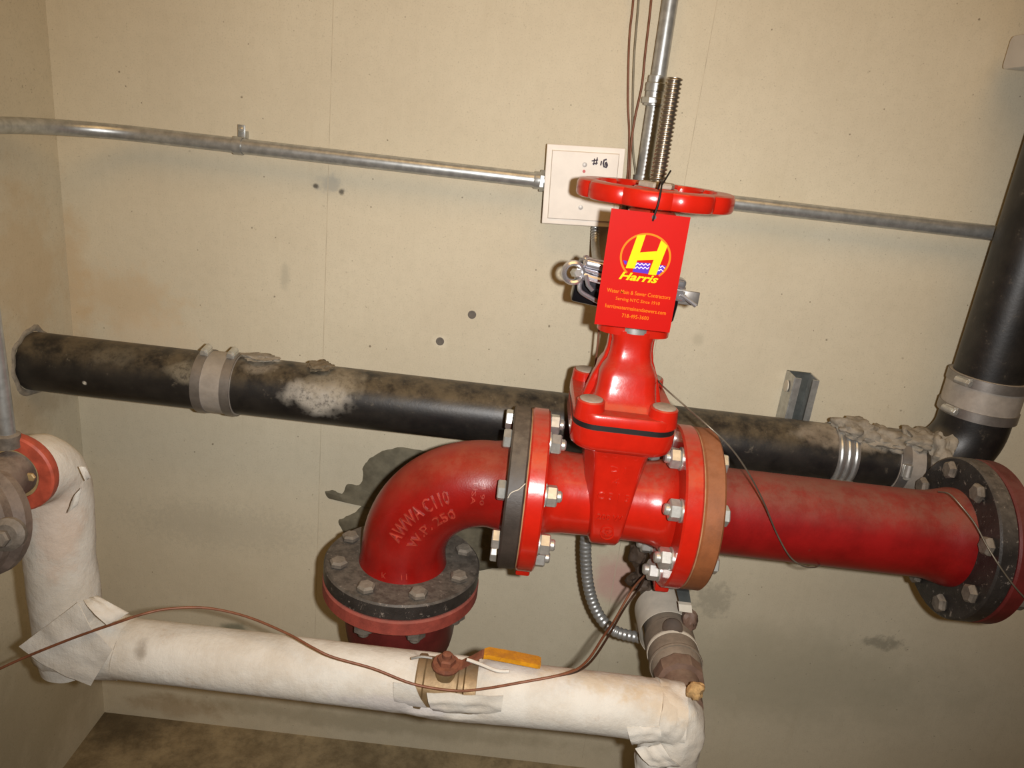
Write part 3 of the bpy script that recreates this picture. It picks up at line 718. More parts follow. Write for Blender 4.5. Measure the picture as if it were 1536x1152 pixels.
part('red_mark', lathe([(0.0026, 0), (0.0022, 0.0004)], 12, frame(bxp(876, 257, -0.0538), (0, -1, 0))), 'red_mark', cv)
def stroke(pts, r=0.0009): return tube([bxp(800 + x / 7.68, 200 + y / 7.68, -0.0542) for x, y in pts], r, 6)
ink = [stroke([(672, 318), (745, 306)]), stroke([(682, 352), (742, 342)]), stroke([(705, 290), (695, 365)]), stroke([(738, 278), (722, 362)]), stroke([(786, 318), (776, 370)], 0.0011),
       stroke([(845, 300), (815, 310), (806, 345), (815, 385), (840, 392), (852, 372), (845, 350), (822, 352)], 0.0013), stroke([(835, 330), (848, 358), (836, 380)], 0.0016)]
part('marker_writing', join(*ink), 'ink', cv)
def conn(x, s, parent):    # box connector: nut and collar
    m = frame((x, YC, ZC), (s, 0, 0))
    part('connector', join(lathe([(0.0130, 0.0), (0.0155, 0.001), (0.0155, 0.005), (0.0135, 0.006), (0.0135, 0.018), (0.0125, 0.020)], 24, m), hexp(0.029, 0.004, 0.011, 0.001, m)), 'galv', parent, True, 30)
conn(0.0735 - 0.056, -1, jb); conn(0.0735 + 0.056, 1, jb)
# left conduit with its bend round the corner
bcx, bcy, RBc = XL + 0.032 + 0.135, YC - 0.135, 0.135
pth = [Vector((0.006, YC, ZC)), Vector((bcx, YC, ZC))] + arc((bcx, bcy, ZC), (0, 1, 0), (-1, 0, 0), RBc, 0, PI / 2, 16)[1:] + [Vector((bcx - RBc, -1.2, ZC - 0.004))]
ec = thing('conduit', (bcx, YC, ZC), 'galvanised conduit bending round the wall corner into the white box', 'conduit')
part('conduit_tube', tube(pth, RC, 24), 'galv', ec, True, 60)
xs = P(358, 217, YC).x
st = thing('conduit_strap', (xs, -0.01, ZC), 'small one hole steel strap holding the bent conduit to the wall', 'strap')
part('saddle', ringlathe([(RC + 0.0005, -0.007), (RC + 0.0022, -0.007), (RC + 0.0022, 0.007), (RC + 0.0005, 0.007)], 24, frame((xs, YC, ZC), AX)), 'galv', st)
part('strap_ear', box((xs, -0.0170, ZC + 0.0205), (0.012, 0.003, 0.022), 0.001), 'galv', st)
part('strap_screw', lathe([(0.0045, 0), (0.0045, 0.002), (0.002, 0.004)], 14, frame((xs, -0.0185, ZC + 0.024), (0, -1, 0))), 'zinc', st)
part('strap_spacer', box((xs, -0.0080, ZC + 0.016), (0.010, 0.016, 0.012), 0.001), 'galv', st)
rc = thing('conduit', (0.4, YC, ZC), 'galvanised conduit running from behind the handwheel to the black riser', 'conduit')
part('conduit_tube', tube([(0.142, YC, ZC), (0.45, YC, ZC), (1.6, YC, ZC)], RC, 24), 'galv', rc, True, 60)
# vertical conduit with coupling, dropping to a tee on the horizontal run
vt, vb = P(1007, -10, YC), P(962, 285, YC)
vd = (vt - vb).normalized(); vtop = vt + vd * 0.7
vc = thing('conduit', vb, 'galvanised conduit dropping down the wall behind the threaded stem', 'conduit')
part('conduit_tube', tube([vb + Vector((0, -0.0, 0.005)), vb.lerp(vt, 0.5), vtop], RC, 24), 'galv', vc, True, 60)
cp = P(983, 136, YC)
mcp = frame(cp, vd)
part('coupling', join(lathe([(RC + 0.0003, -0.022), (RC + 0.0035, -0.021), (RC + 0.0035, -0.011), (RC + 0.0022, -0.010), (RC + 0.0022, -0.002), (RC + 0.0035, -0.001), (RC + 0.0035, 0.010), (RC + 0.0015, 0.0115), (RC + 0.0015, 0.020), (RC + 0.0003, 0.021)], 26, mcp),
     hexp(0.0315, -0.019, -0.010, 0.001, mcp)), 'galv', vc, True, 30)
part('conduit_tee', join(tube([vb + Vector((-0.022, 0, -0.004)), vb + Vector((0.022, 0, -0.004))], RC + 0.0035, 20), tube([vb + Vector((0, 0, -0.004)), vb + vd * 0.022], RC + 0.003, 20)), 'galv', vc, True, 40)
# flexible conduits
def flex(path, r, pitch):
    pts = [Vector(p) for p in path]; L = [0]
    for i in range(1, len(pts)): L.append(L[-1] + (pts[i] - pts[i - 1]).length)
    n = int(L[-1] / pitch * 5); P2, R2 = [], []; k = 0
    for i in range(n + 1):
        s = L[-1] * i / n
        while k < len(L) - 2 and L[k + 1] < s: k += 1
        u = (s - L[k]) / max(L[k + 1] - L[k], 1e-9); P2.append(pts[k].lerp(pts[k + 1], min(u, 1)))
        R2.append(r * (1 - 0.13 * (0.5 + 0.5 * math.cos(2 * PI * s / pitch))))
    return tube(P2, R2, 16)
f1 = smooth_path([P(894, 325, -0.03), P(893, 345, -0.035), P(893, 370, -0.06), P(896, 392, -0.13), P(905, 408, -0.22), P(915, 414, -0.265)], 10)
fx = tag(part('flexible_conduit', flex(f1, 0.0068, 0.0052), 'galv', None, True, 60), 'short flexible steel conduit from the white box down to the chromed switch', 'conduit')
f2 = smooth_path([(0.150, -0.176, 1.030), (0.150, -0.176, 0.90), (0.150, -0.186, 0.80), P(881, 790, -0.185), P(879, 845, -0.185), P(886, 893, -0.19), P(902, 928, -0.20), P(925, 948, -0.21), P(962, 957, -0.225)], 12)
tag(part('flexible_conduit', flex(f2, 0.0098, 0.0078), 'galv', None, True, 60), 'ribbed flexible steel conduit looping out from under the valve body', 'conduit')
# thin wires down the wall
def wire(pts, r, mat, label, group=None, name='wire', k=6):
    pp_ = [P(*q) for q in pts]
    if pts[0][1] < 0: pp_ = [Vector((pp_[0].x + 0.01, pp_[0].y, 2.58)), Vector((pp_[0].x + 0.004, pp_[0].y, 1.8))] + pp_   # on up to the ceiling
    o = part(name, tube(smooth_path(pp_, k), r, 8), mat, None, True, 60); return tag(o, label, 'wire', group)
wire([(951, -60, -.012), (950, 0, -.012), (944, 60, -.012), (942, 150, -.012), (944, 205, -.012), (941, 268, -.014), (933, 305, -.06), (915, 360, -.12), (903, 430, -.17), (898, 500, -.18), (893, 548, -.18), (884, 600, -.175), (882, 660, -.17)], 0.0016, 'copper', 'brown wire running from the ceiling down past the bonnet of the valve')
wire([(960, -60, -.012), (958, 0, -.012), (951, 90, -.012), (949, 180, -.012), (950, 230, -.012), (954, 268, -.014), (950, 320, -.02), (945, 360, -.03)], 0.0016, 'grey_wire', 'straight greyish wire hanging on the wall between the two brown wires')
wire([(979, -60, -.014), (977, 0, -.014), (968, 80, -.014), (963, 128, -.014), (953, 175, -.015), (947, 215, -.016), (944, 270, -.016), (940, 320, -.02), (938, 350, -.03)], 0.0017, 'copper', 'copper coloured wire slanting across the grey wire above the white box')
# wire draped over the lagged pipe
drape = [(-20, 1012, -.52), (0, 1003, -.52), (40, 985, -.510), (110, 957, -.503), (170, 936, -.500), (215, 921, -.49), (255, 913, -.475), (310, 912, -.46), (370, 925, -.458), (430, 950, -.472), (470, 972, -.490), (500, 986, -.4945), (560, 1003, -.4945), (620, 1026, -.4955),
         (680, 1036, -.497), (720, 1034, -.497), (780, 1024, -.497), (850, 1010, -.485), (880, 992, -.45), (905, 955, -.39), (922, 930, -.34), (948, 885, -.30), (968, 862, -.27), (985, 845, -.22)]
wire(drape, 0.0017, 'copper', 'long brown wire draped along the white lagged pipe to the valve', None, 'draped_wire')
wire([(840, 1013, -.488), (868, 1006, -.465), (890, 988, -.43), (915, 950, -.37), (935, 915, -.32), (950, 893, -.30), (960, 880, -.27), (975, 850, -.22)], 0.0016, 'dark_wire', 'short dark wire beside the draped brown wire under the valve', None, 'loose_wire')
wire([(984, 566, -.250), (995, 580, -.33), (1030, 611, -.36), (1060, 637, -.395), (1093, 668, -.402), (1120, 705, -.395), (1145, 752, -.37), (1165, 800, -.352), (1185, 835, -.350), (1205, 849, -.346), (1222, 851, -.335), (1230, 847, -.32)], 0.0011, 'seal_wire', 'thin steel seal wire looping from the bonnet over the long red pipe', None, 'seal_wire')
wire([(1408, 738, -.30), (1424, 741, -.335), (1440, 757, -.352), (1462, 785, -.366), (1480, 818, -.380), (1500, 850, -.395), (1522, 880, -.402), (1545, 905, -.404)], 0.0011, 'seal_wire', 'thin steel seal wire hanging over the black flange of the red pipe', None, 'seal_wire')

# ================================================================ BLACK DRAIN LINE
RBP = 0.0475
xc0, xc1 = -0.499, -0.437         # left coupling
dl = tag(part('drain_pipe', lathe([(0.02, XL - 0.02), (RBP, XL - 0.02), (RBP, xc0 + 0.03), (0.02, xc0 + 0.03)], 56, frame((0, Y_BP, Z_BP), AX)), 'black_pipe_old'), 'short dirty black drain pipe coming out of the side wall', 'pipe')
dm = tag(part('drain_pipe', lathe([(0.02, xc0 + 0.032), (RBP, xc0 + 0.032), (RBP, 0.650), (0.02, 0.650)], 56, frame((0, Y_BP, Z_BP), AX)), 'black_pipe'), 'long black drain pipe behind the valve with grey mortar splashes', 'pipe')
def noHub(name, c, axis, length, r, label, mat='coupling_grey', screws=(), steps=()):
    t = thing(name, c, label, 'pipe coupling', 'drain couplings'); m = frame(c, axis); h = length / 2
    part('sleeve', lathe([(r - 0.002, -h), (r + 0.002, -h), (r + 0.0028, -h + 0.001), (r + 0.0028, h - 0.001), (r + 0.002, h), (r - 0.002, h)], 56, m), mat, t)
    for s in (-1, 1):
        part('band', ringlathe([(r + 0.001, s * (h - 0.008) - 0.0075), (r + 0.0045, s * (h - 0.008) - 0.0075), (r + 0.0045, s * (h - 0.008) + 0.0075), (r + 0.001, s * (h - 0.008) + 0.0075)], 56, m), 'steel_band', t)
    for (d, off) in screws:
        d = Vector(d).normalized(); a = Vector(axis); p = Vector(c) + a * off + d * (r + 0.009); tg_ = a.cross(d)
        part('worm_screw', join(tube([p - tg_ * 0.011, p + tg_ * 0.008], 0.0058, 12), hexp(0.0095, 0.006, 0.013, 0.001, frame(p, tg_)), box((0, 0, 0), (0.013, 0.020, 0.006), 0.001, frame(p - d * 0.004, d, a))), 'zinc', t, True, 30)
    return t
noHub('pipe_coupling', (0.5 * (xc0 + xc1), Y_BP, Z_BP), AX, xc1 - xc0, RBP, 'dull steel banded coupling on the drain pipe near the side wall', screws=(((0, -0.15, 1), -0.021), ((0, -0.15, 1), 0.021)))
noHub('pipe_coupling', (0.647, Y_BP, Z_BP), AX, 0.060, RBP, 'banded coupling with bright screws between the mortar and the black riser bend', screws=(((0, -1, 0.10), -0.022), ((0, -1, 0.10), 0.022)))
XRI = 0.735
rb = 0.078
bcn = Vector((XRI - rb, Y_BP, Z_BP + rb))
pe = [Vector((0.650, Y_BP, Z_BP)), Vector((0.655, Y_BP, Z_BP))] + arc(bcn, (0, 0, -1), (1, 0, 0), rb, 0, PI / 2, 16) + [Vector((XRI, Y_BP, 0.925))]
tag(part('drain_elbow', tube(pe, [RBP + 0.001, RBP + 0.001] + [0.0515] * 18, 48), 'black_riser', None, True, 60), 'black drain elbow turning up into the riser', 'pipe fitting')
tag(part('drain_riser', tube([(XRI, Y_BP, 0.926), (XRI, Y_BP, 1.3), (XRI, Y_BP, 2.6)], 0.0505, 56), 'black_riser', None, True, 60), 'black drain riser going up beside the end of the conduit', 'pipe')
noHub('pipe_coupling', (XRI, Y_BP, 0.942), AZ, 0.066, 0.052, 'wide steel banded coupling at the foot of the black riser', screws=(((-0.95, -0.5, 0), 0.025), ((-0.9, -0.35, 0), -0.024)))
# strut channel and pipe clamp
stx = 0.487
sc = thing('strut_channel', (stx, -0.03, 0.76), 'short grey slotted steel strut on the wall behind the drain clamp', 'strut')
z_a, z_b = 0.70, 0.915
part('channel_web', box((stx, -0.003, (z_a + z_b) / 2), (0.041, 0.004, z_b - z_a)), 'lever_grey', sc)
for s in (-1, 1):
    part('channel_side', box((stx + s * 0.0195, -0.022, (z_a + z_b) / 2), (0.003, 0.042, z_b - z_a)), 'galv', sc)
    part('channel_lip', box((stx + s * 0.0145, -0.0435, (z_a + z_b) / 2), (0.010, 0.003, z_b - z_a)), 'galv', sc)
part('mount_plug', lathe([(0.010, 0), (0.010, 0.002)], 20, frame((stx - 0.0225, -0.022, 0.893), (-1, 0, 0))), 'tape_white', sc)
pc = thing('pipe_clamp', (0.545, Y_BP, Z_BP), 'ribbed steel strap clamp round the drain pipe beside the strut', 'clamp')
for k_ in range(3):
    x = 0.524 + k_ * 0.0115
    part('clamp_rib', ringlathe([(RBP + 0.0012 + 0.003 * math.cos(t), x + 0.0035 * math.sin(t)) for t in [2 * PI * i / 8 for i in range(8)]], 48, frame((0, Y_BP, Z_BP), AX)), 'galv', pc)
part('clamp_band', ringlathe([(RBP + 0.0002, 0.519), (RBP + 0.0012, 0.519), (RBP + 0.0012, 0.553), (RBP + 0.0002, 0.553)], 48, frame((0, Y_BP, Z_BP), AX)), 'steel_band', pc)
part('clamp_foot', box((0.537, Y_BP - 0.044, Z_BP - 0.034), (0.036, 0.014, 0.014), 0.003, None), 'zinc_dusty', pc)
# mortar crusts on top of the drain
def lump(c, s, seed, label, mat='mortar', grp='mortar lumps on the drain pipe'):
    tag(part('mortar_lump', blobgeom(c, s, 0.5, None, seed, 4), mat, None, True, 60), label, 'mortar', grp)
lump((0.552, Y_BP - 0.010, Z_BP + 0.046), (0.036, 0.030, 0.018), 1.3, 'grey mortar crust on the drain pipe against the ribbed clamp')
lump((0.600, Y_BP - 0.014, Z_BP + 0.041), (0.034, 0.032, 0.016), 4.1, 'grey mortar crust on the drain pipe before the bright screws')
lump((0.648, Y_BP - 0.014, Z_BP + 0.043), (0.030, 0.030, 0.017), 7.7, 'grey mortar crust spilling over the coupling by the riser bend')
lump((0.676, Y_BP - 0.030, Z_BP + 0.030), (0.022, 0.026, 0.036), 9.2, 'grey mortar crust in the crook of the black riser bend')
lump(tuple(P(480, 549, Y_BP - 0.012)), (0.020, 0.018, 0.007), 2.6, 'small brown mortar crumb above the white splash on the drain', 'crumb')
lump(tuple(P(390, 536, Y_BP - 0.008)), (0.030, 0.016, 0.005), 5.6, 'thin grey mortar crust beside the coupling near the side wall')
# galvanised bracket of the riser, at the right edge
rbk = thing('riser_bracket', (0.63, -0.05, 1.42), 'shiny galvanised strut bracket high on the wall beside the riser', 'bracket')
q0 = P(1556, 72, -0.10)
part('strut_end', rings([rrect(0.020, 0.022, 0.006, 4, z) and [Vector((q0.x + z, q0.y + 0.03 + v.y, q0.z + v.x * 1.1)) for v in rrect(0.020, 0.042, 0.007, 4, 0)] for z in (0.0, 0.16)]), 'chrome', rbk)
part('bracket_bolt', lathe([(0.0065, 0), (0.0065, 0.004), (0.003, 0.006)], 14, frame((q0.x + 0.012, q0.y - 0.012, q0.z + 0.002), (0, -1, 0.1))), 'zinc', rbk)

# ================================================================ WHITE LAGGED PIPE
YW, ZWP, RWP = -0.45, 0.563, 0.0387
XCOL = -0.535
XEND = 0.262
lg = thing('lagged_pipe', (-0.15, YW, ZWP - 0.04), 'white canvas lagged pipe rising at the left and running low across the wall', 'pipe')
# horizontal run with slight waviness and wrinkled ends
def run(x0, x1, n, r, f=None, cols=44):
    R = []
    for i in range(n + 1):
        x = x0 + (x1 - x0) * i / n; ring = []
        for j in range(cols):
            t = 2 * PI * j / cols
            q = Vector((x * 9, math.cos(t) * 1.3, math.sin(t) * 1.3)); rr = r * (1 + 0.025 * noise.noise(q)) + (f(x, t) if f else 0)
            ring.append(Vector((x, YW + rr * math.cos(t), ZWP + rr * math.sin(t))))
        R.append(ring)
    return rings(R)
def dent(x, t):  # sag and crumple under the little valve
    d = math.exp(-((x + 0.03) / 0.07) ** 2)
    lower = max(0, -math.sin(t))
    front = max(0, -math.cos(t - 0.35))
    q = min(1.0, max(0.0, (math.cos(t - rad(128)) - 0.25) / 0.2)); q = q * q * (3 - 2 * q)
    cut = -0.008 * math.exp(-((x + 0.038) / 0.043) ** 8) * q
    e = 0.0
    if x > 0.19: e = 0.004 * noise.noise(Vector((x * 60, t * 2.2, 5))) * (x - 0.19) / 0.06
    return d * lower * 0.004 * (1 + noise.noise(Vector((x * 40, t * 2, 1)))) + cut + e
part('lagging', run(XCOL + 0.02, XEND + 0.006, 150, RWP, dent), 'wrap', lg, True, 70)
# column and its top elbow toward the camera
cp_ = [Vector((XCOL, YW, ZWP - 0.036)), Vector((XCOL, YW, ZWP))] + [Vector((XCOL, YW, ZWP + 0.22 * i / 20)) for i in range(1, 21)]
zt = ZWP + 0.22
cp_ += arc((XCOL, YW - 0.046, zt), (0, 1, 0), (0, 0, 1), 0.046, 0, PI / 2, 12)[1:] + [Vector((XCOL - 0.002, YW - 0.050, zt + 0.046))]
g = tube(cp_, [0.036] + [0.0405] * (len(cp_) - 1), 44)
g = wobble(g, 0.0022, 22, 3.0); g = wobble(g, 0.0010, 70, 8.0)
part('lagging', g, 'wrap', lg, True, 70)
# folded tape at the corner
corner = tube([(XCOL - 0.030, YW, ZWP - 0.002), (XCOL - 0.015, YW, ZWP), (XCOL + 0.02, YW, ZWP), (XCOL + 0.05, YW, ZWP + 0.002), (XCOL + 0.075, YW, ZWP)], [0.034, 0.042, 0.0435, 0.043, 0.0400], 44)
part('corner_wrap', wobble(wobble(corner, 0.004, 18, 1.0), 0.0015, 60, 2.0), 'wrap', lg, True, 70)
def sheet(pts, th, amp=0.0, name='tape_flap', parent=None, sub=6):
    """curved quad patch with thickness from four corner points and bulge"""
    a, b, c, d, nrm, bul = pts
    a, b, c, d, nrm = map(Vector, (a, b, c, d, nrm)); top = []; n = sub
    for i in range(n + 1):
        for j in range(n + 1):
            u, v = i / n, j / n
            p = a.lerp(b, u).lerp(d.lerp(c, u), v) + nrm * (bul * 4 * v * (1 - v) + amp * noise.noise(Vector((u * 4, v * 4, bul * 100))))
            top.append(p)
    k = len(top); V = top + [p - nrm * th for p in top]; F = []
    for i in range(n):
        for j in range(n):
            q = i * (n + 1) + j; f = (q, q + 1, q + n + 2, q + n + 1); F.append(f); F.append(tuple(k + x for x in reversed(f)))
    bd = [i for i in range(n + 1)] + [(i + 1) * (n + 1) - 1 for i in range(1, n + 1)] + [n * (n + 1) + j for j in range(n - 1, -1, -1)] + [i * (n + 1) for i in range(n - 1, 0, -1)]
    for x, y in zip(bd, bd[1:] + bd[:1]): F.append((x, y, y + k, x + k))
    return part(name, (V, F), 'wrap', parent, True, 60)
sheet((P(28, 970, -.497), P(115, 905, -.494), P(168, 975, -.496), P(135, 1030, -.498), (0, -1, 0), 0.004), 0.0012, 0.004, 'tape_flap', lg, 10)
sheet((P(125, 900, -.475), P(146, 893, -.462), P(193, 919, -.470), P(160, 938, -.490), (0, -0.7, 0.7), 0.006), 0.0012, 0.005, 'tape_flap', lg, 8)
sheet((P(118, 700, -.492), P(128, 700, -.486), P(137, 716, -.476), P(128, 722, -.488), (0.5, -0.8, 0.2), 0.002), 0.0012, 0.002, 'tape_flap', lg, 5)
sheet((P(100, 770, -.4935), P(110, 745, -.4935), P(122, 732, -.492), P(116, 758, -.493), (0, -1, 0), 0.002), 0.0012, 0.002, 'tape_flap', lg, 5)
# wrapped end turning down
endp = [Vector((XEND - 0.030, YW, ZWP)), Vector((XEND - 0.012, YW, ZWP - 0.002)), Vector((XEND, YW, ZWP - 0.012)), Vector((XEND + 0.001, YW, ZWP - 0.035)), Vector((XEND - 0.001, YW, ZWP - 0.065)), Vector((XEND - 0.003, YW, ZWP - 0.092))]
g = tube(smooth_path(endp, 8), 0.0395, 44)
g = wobble(wobble(g, 0.0045, 26, 4.0), 0.0022, 75, 9.0)
part('end_wrap', g, 'wrap', lg, True, 70)
sheet((P(953, 1124, -.485), P(992, 1117, -.492), P(1022, 1150, -.494), P(985, 1152, -.492), (0, -1, 0), 0.006), 0.0014, 0.004, 'tape_flap', lg, 8)
sheet((P(940, 1092, -.4895), P(990, 1090, -.490), P(993, 1112, -.491), P(948, 1118, -.487), (0, -1, 0), 0.003), 0.0012, 0.003, 'tape_flap', lg, 8)
sheet((P(590, 1024, -.4895), P(622, 1028, -.4895), P(640, 1062, -.486), P(592, 1056, -.487), (0, -1, 0), 0.003), 0.0010, 0.001, 'tape_flap', lg, 6)
sheet((P(640, 1040, -.490), P(755, 1045, -.490), P(750, 1075, -.484), P(650, 1068, -.485), (0, -1, 0), 0.004), 0.0012, 0.004, 'tape_flap', lg, 10)
part('cut_foil', tube(smooth_path([P(617, 988, -.474), P(632, 985, -.474), P(648, 987, -.472)], 4), 0.0016, 8), 'zinc', lg)
part('cut_edge', tube(smooth_path([P(700, 989, -.472), P(720, 996, -.472), P(745, 1006, -.478), P(764, 1007, -.479)], 4), 0.0022, 8), 'wrap', lg)

part('drop_leg', tube([(XEND - 0.003, YW, 0.49), (XEND - 0.003, YW, 0.25), (XEND - 0.003, YW, 0.001)], 0.021, 24), 'brass', lg)

# ---- little brass ball valve let into the lagging
XBV = -0.038
bv = thing('ball_valve', (XBV, YW, ZWP), 'brass ball valve with rusty nut and yellow lever on the white pipe', 'valve')
rb_ = 0.0352
part('valve_body', lathe([(0.02, -0.041), (rb_, -0.041), (rb_ + 0.0012, -0.039), (rb_ + 0.0012, -0.031), (rb_ - 0.001, -0.029), (rb_ - 0.001, 0.012), (rb_ - 0.003, 0.014), (rb_ - 0.003, 0.020), (rb_ + 0.0008, 0.022), (rb_ + 0.0008, 0.037), (0.02, 0.039)], 10 * 4, frame((XBV, YW, ZWP), AX)), 'brass', bv, True, 25)
zs = ZWP + rb_
part('packing_gland', lathe([(0.0135, zs - 0.006), (0.0135, zs + 0.006), (0.012, zs + 0.010)], 24, Matrix.Translation((XBV - 0.004, YW - 0.012, -0.004))), 'brass', bv)
sx_, sy_ = XBV - 0.004, YW - 0.012
part('stem_nut', join(lathe([(0.0175, zs + 0.006), (0.0185, zs + 0.009), (0.017, zs + 0.013)], 20, Matrix.Translation((sx_, sy_, -0.002))), hexp(0.021, zs + 0.011, zs + 0.021, 0.002, Matrix.Translation((sx_, sy_, -0.002))), lathe([(0.0065, zs + 0.019), (0.0060, zs + 0.026), (0.003, zs + 0.0275)], 14, Matrix.Translation((sx_, sy_, -0.002)))), 'rusty', bv, True, 30)
# lever: flat stamped steel, kinked up then level, sleeve on the end
def ribbon(cl, ws, th):
    R = []
    for (c, wv, hv), wd in zip(cl, ws):
        c, wv, hv = Vector(c), Vector(wv).normalized(), Vector(hv).normalized()
        R.append([c - wv * wd - hv * th, c + wv * wd - hv * th, c + wv * wd + hv * th, c - wv * wd + hv * th])
    return rings(R)
zl = zs + 0.008
lev = [((sx_, sy_, zl), AY, AZ), ((sx_ + 0.020, sy_ + 0.001, zl + 0.001), AY, AZ), ((sx_ + 0.034, sy_ + 0.003, zl + 0.011), AY, (-0.6, 0, 1)), ((sx_ + 0.044, sy_ + 0.004, zl + 0.0195), AY, (-0.4, 0, 1)), ((sx_ + 0.054, sy_ + 0.005, zl + 0.0205), AY, AZ)]
hv = part('lever', ribbon(lev, (0.010, 0.0075, 0.006, 0.006, 0.0065), 0.0016), 'rusty', bv, True, 20)
gl = [((sx_ + 0.046, sy_ + 0.004, zl + 0.0195), AY, AZ), ((sx_ + 0.052, sy_ + 0.005, zl + 0.0205), AY, AZ), ((sx_ + 0.085, sy_ + 0.007, zl + 0.0165), AY, (0.1, 0, 1)), ((sx_ + 0.116, sy_ + 0.008, zl + 0.0125), AY, (0.1, 0, 1)), ((sx_ + 0.119, sy_ + 0.008, zl + 0.012), AY, (0.1, 0, 1))]
part('lever_sleeve', ribbon(gl, (0.0065, 0.0080, 0.0085, 0.0085, 0.0070), 0.0030), 'handle_yellow', hv, True, 20)

# ---- grey check fitting that runs back to the wall
XK = 0.276
ck = thing('check_fitting', (XK, -0.3, ZWP - 0.04), 'dirty grey pipe fitting with white tape band under the right valve flange', 'pipe fitting')
mk = frame((XK, 0, 0.566), (0, 1, 0))
part('fitting_body', lathe([(0.01, -0.375), (0.031, -0.375), (0.035, -0.368), (0.0365, -0.35), (0.0365, -0.300), (0.034, -0.296), (0.034, -0.22), (0.028, -0.20), (0.028, 0.01), (0.01, 0.01)], 40, mk), 'check_grey', ck, True, 30)
part('union_nut', join(lathe([(0.025, -0.400), (0.0335, -0.397), (0.0345, -0.390), (0.0345, -0.378), (0.032, -0.374)], 10, mk)), 'check_brown', ck, True, 20)
part('tail', lathe([(0.014, -0.445), (0.022, -0.445), (0.026, -0.395), (0.02, -0.395)], 32, mk), 'check_brown', ck)
part('seam_ring', ringlathe([(0.0365 + 0.0014 * math.cos(t), -0.362 + 0.003 * math.sin(t)) for t in [2 * PI * i / 6 for i in range(6)]], 40, mk), 'check_grey', ck)
part('seam_ring', ringlathe([(0.0365 + 0.0012 * math.cos(t), -0.333 + 0.004 * math.sin(t)) for t in [2 * PI * i / 6 for i in range(6)]], 40, mk), 'tape_white', ck)
# tape label: three quarters of a turn standing off the fitting
tr = []
for yy in (-0.288, -0.232):
    pass
n_ = 30; V, F = [], []
for i in range(n_ + 1):
    t = rad(58) + rad(175) * i / n_
    rr = 0.0395 + 0.004 * (i / n_)
    for yy in (-0.292, -0.228): 
        V.append(Vector((XK + rr * math.cos(t), yy, 0.566 + rr * math.sin(t))))
for i in range(n_): F.append((2 * i, 2 * i + 1, 2 * i + 3, 2 * i + 2))
k = len(V); V += [v + Vector((0, 0, -0.0008)) for v in V]; F += [tuple(k + x for x in reversed(f)) for f in F]
for i in range(n_):
    F.append((2 * i, 2 * i + 2, 2 * i + 2 + k, 2 * i + k)); F.append((2 * i + 1, 2 * i + 3, 2 * i + 3 + k, 2 * i + 1 + k))
F.append((0, 1, 1 + k, k)); F.append((2 * n_, 2 * n_ + 1, 2 * n_ + 1 + k, 2 * n_ + k))
part('tape_band', (V, F), 'tape_white', ck, True, 60)
# drain cock on its side: lever, sleeve and rusty body
part('cock_body', blobgeom(P(1034, 930, -.305), (0.011, 0.011, 0.018), 0.35, None, 3.3, 3), 'check_brown', ck)
part('cock_disc', lathe([(0.013, 0), (0.0145, 0.002), (0.0145, 0.006), (0.011, 0.008)], 20, frame(P(1009, 942, -.325), (-0.3, -1, 0.5))), 'mud_brown', ck)
part('cock_lever', ribbon([(P(1018, 868, -.25), AX, AY), (P(1024, 885, -.285), AX, AY), (P(1028, 906, -.305), AX, AY)], (0.009, 0.0095, 0.0085), 0.0025), 'lever_grey', ck, True, 20)
part('cock_sleeve', ribbon([(P(1027, 905, -.308), AX, AY), (P(1028, 916, -.310), AX, AY)], (0.0095, 0.0095), 0.0035), 'tape_white', ck, True, 20)
# dark clamp pieces on the back of the fitting
gc = thing('ground_clamp', P(957, 850, -0.22), 'dark rusty ground clamp behind the lower nuts of the valve', 'clamp')
for c, s, sd in ((P(957, 832, -.215), (0.013, 0.014, 0.019), 2.2), (P(959, 872, -.215), (0.019, 0.016, 0.012), 6.4)):
    part('clamp_jaw', blobgeom(c, s, 0.45, None, sd, 3), 'mud_brown', gc)
part('clamp_bolt', hexp(0.014, -0.006, 0.010, 0.001, frame(P(963, 815, -.225), (0.4, -1, 0.3))), 'zinc', gc)
part('clamp_strap', tube([P(955, 835, -.21), P(962, 870, -.215), P(985, 895, -.235)], 0.006, 10), 'mud_brown', gc)
tag(part('insulation_scrap', blobgeom(P(1044, 1036, -.475), (0.011, 0.008, 0.013), 0.4, None, 4.4, 3), 'cork'), 'tan scrap of pipe insulation sticking out of the wrapped end', 'insulation')

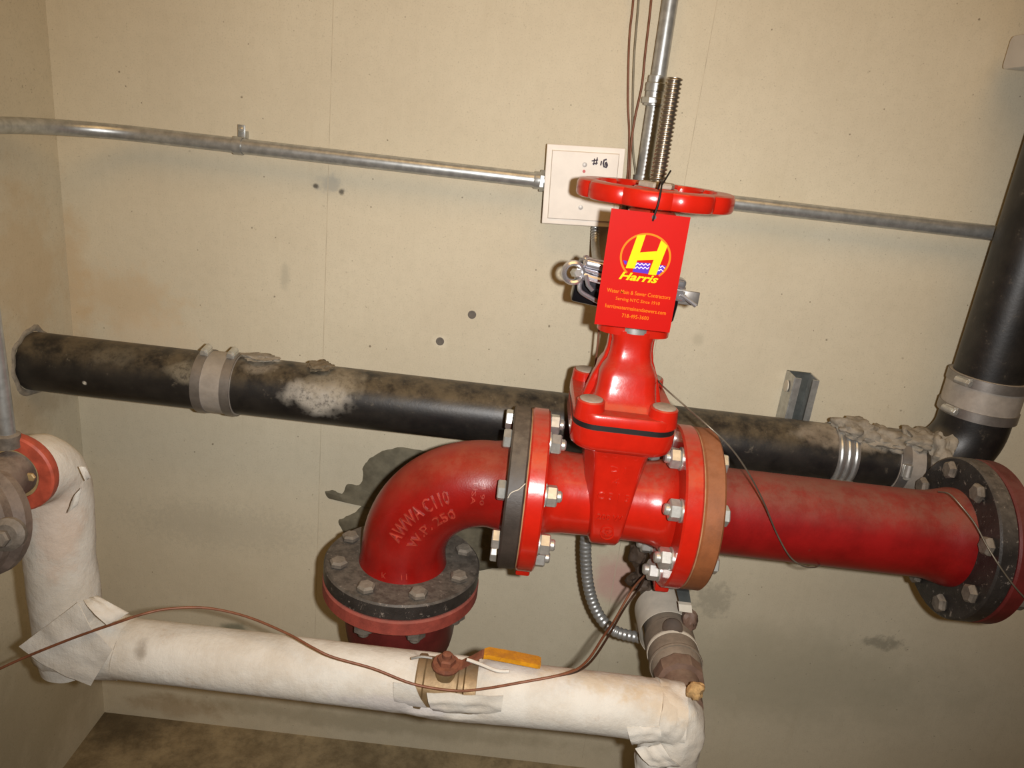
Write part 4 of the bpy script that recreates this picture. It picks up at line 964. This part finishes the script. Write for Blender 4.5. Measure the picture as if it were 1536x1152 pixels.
# ================================================================ METER FLANGE AT THE LEFT EDGE
mt = thing('meter_coupling', (-0.545, -0.54, 0.77), 'rusty red flange ring and dark grey clamp coupling on the lagged column top', 'pipe coupling')
pm = P(30, 703, -0.505); mm = frame(pm, (0, -1, 0))
part('flange_ring', ringlathe([(0.030, 0.0), (0.044, 0.0), (0.046, 0.003), (0.046, 0.012), (0.044, 0.014), (0.030, 0.014)], 8 * 5, mm), 'meter_red', mt)
part('ring_face', lathe([(0.005, 0.002), (0.0305, 0.002), (0.0305, 0.010), (0.005, 0.012)], 32, mm), 'meter_tan', mt)
part('ring_screw', hexp(0.009, 0.014, 0.018, 0.001, frame(P(60, 706, -.511), (0, -1, 0))), 'meter_tan', mt)
part('neck', lathe([(0.026, 0.010), (0.024, 0.060)], 28, mm), 'meter_grey', mt)
mc = frame(P(-26, 780, -0.560), (-0.25, -1, 0.25))
part('clamp_shell', lathe([(0.026, -0.012), (0.052, -0.012), (0.060, -0.005), (0.061, 0.004), (0.055, 0.009), (0.053, 0.011), (0.059, 0.016), (0.060, 0.026), (0.052, 0.033), (0.028, 0.034)], 40, mc), 'meter_grey', mt, True, 35)
part('clamp_bolt', join(lathe([(0.017, 0), (0.017, 0.006), (0.011, 0.010)], 20, frame(P(14, 800, -.60), (0.2, -1, 0.3))), hexp(0.016, 0.008, 0.018, 0.002, frame(P(10, 803, -.60), (0.2, -1, 0.3)))), 'zinc_dusty', mt, True, 30)
part('meter_tail', tube([P(-26, 780, -0.585), Vector((-0.60, -0.72, 0.85)), Vector((-0.64, -1.0, 0.86))], 0.034, 28), 'meter_grey', mt)
gp = thing('galvanised_pipe', (-0.53, -0.52, 0.88), 'thin galvanised pipe standing up from the rusty meter flange', 'pipe')
b0 = P(12, 662, -.52)
part('pipe_tube', tube([(b0.x, -.52, b0.z), (b0.x - 0.004, -.52, b0.z + 0.3), (b0.x - 0.006, -.52, b0.z + 1.2)], 0.0085, 20), 'galv', gp)
part('pipe_collar', lathe([(0.0125, 0), (0.0125, 0.014), (0.0095, 0.016)], 20, Matrix.Translation((b0.x, -.52, b0.z - 0.006))), 'zinc_dusty', gp)
wire([(-30, 745, -.515), (0, 742, -.516), (20, 741, -.516), (38, 736, -.514)], 0.0014, 'seal_wire', 'thin pale wire across the face of the rusty meter flange', None, 'seal_wire')
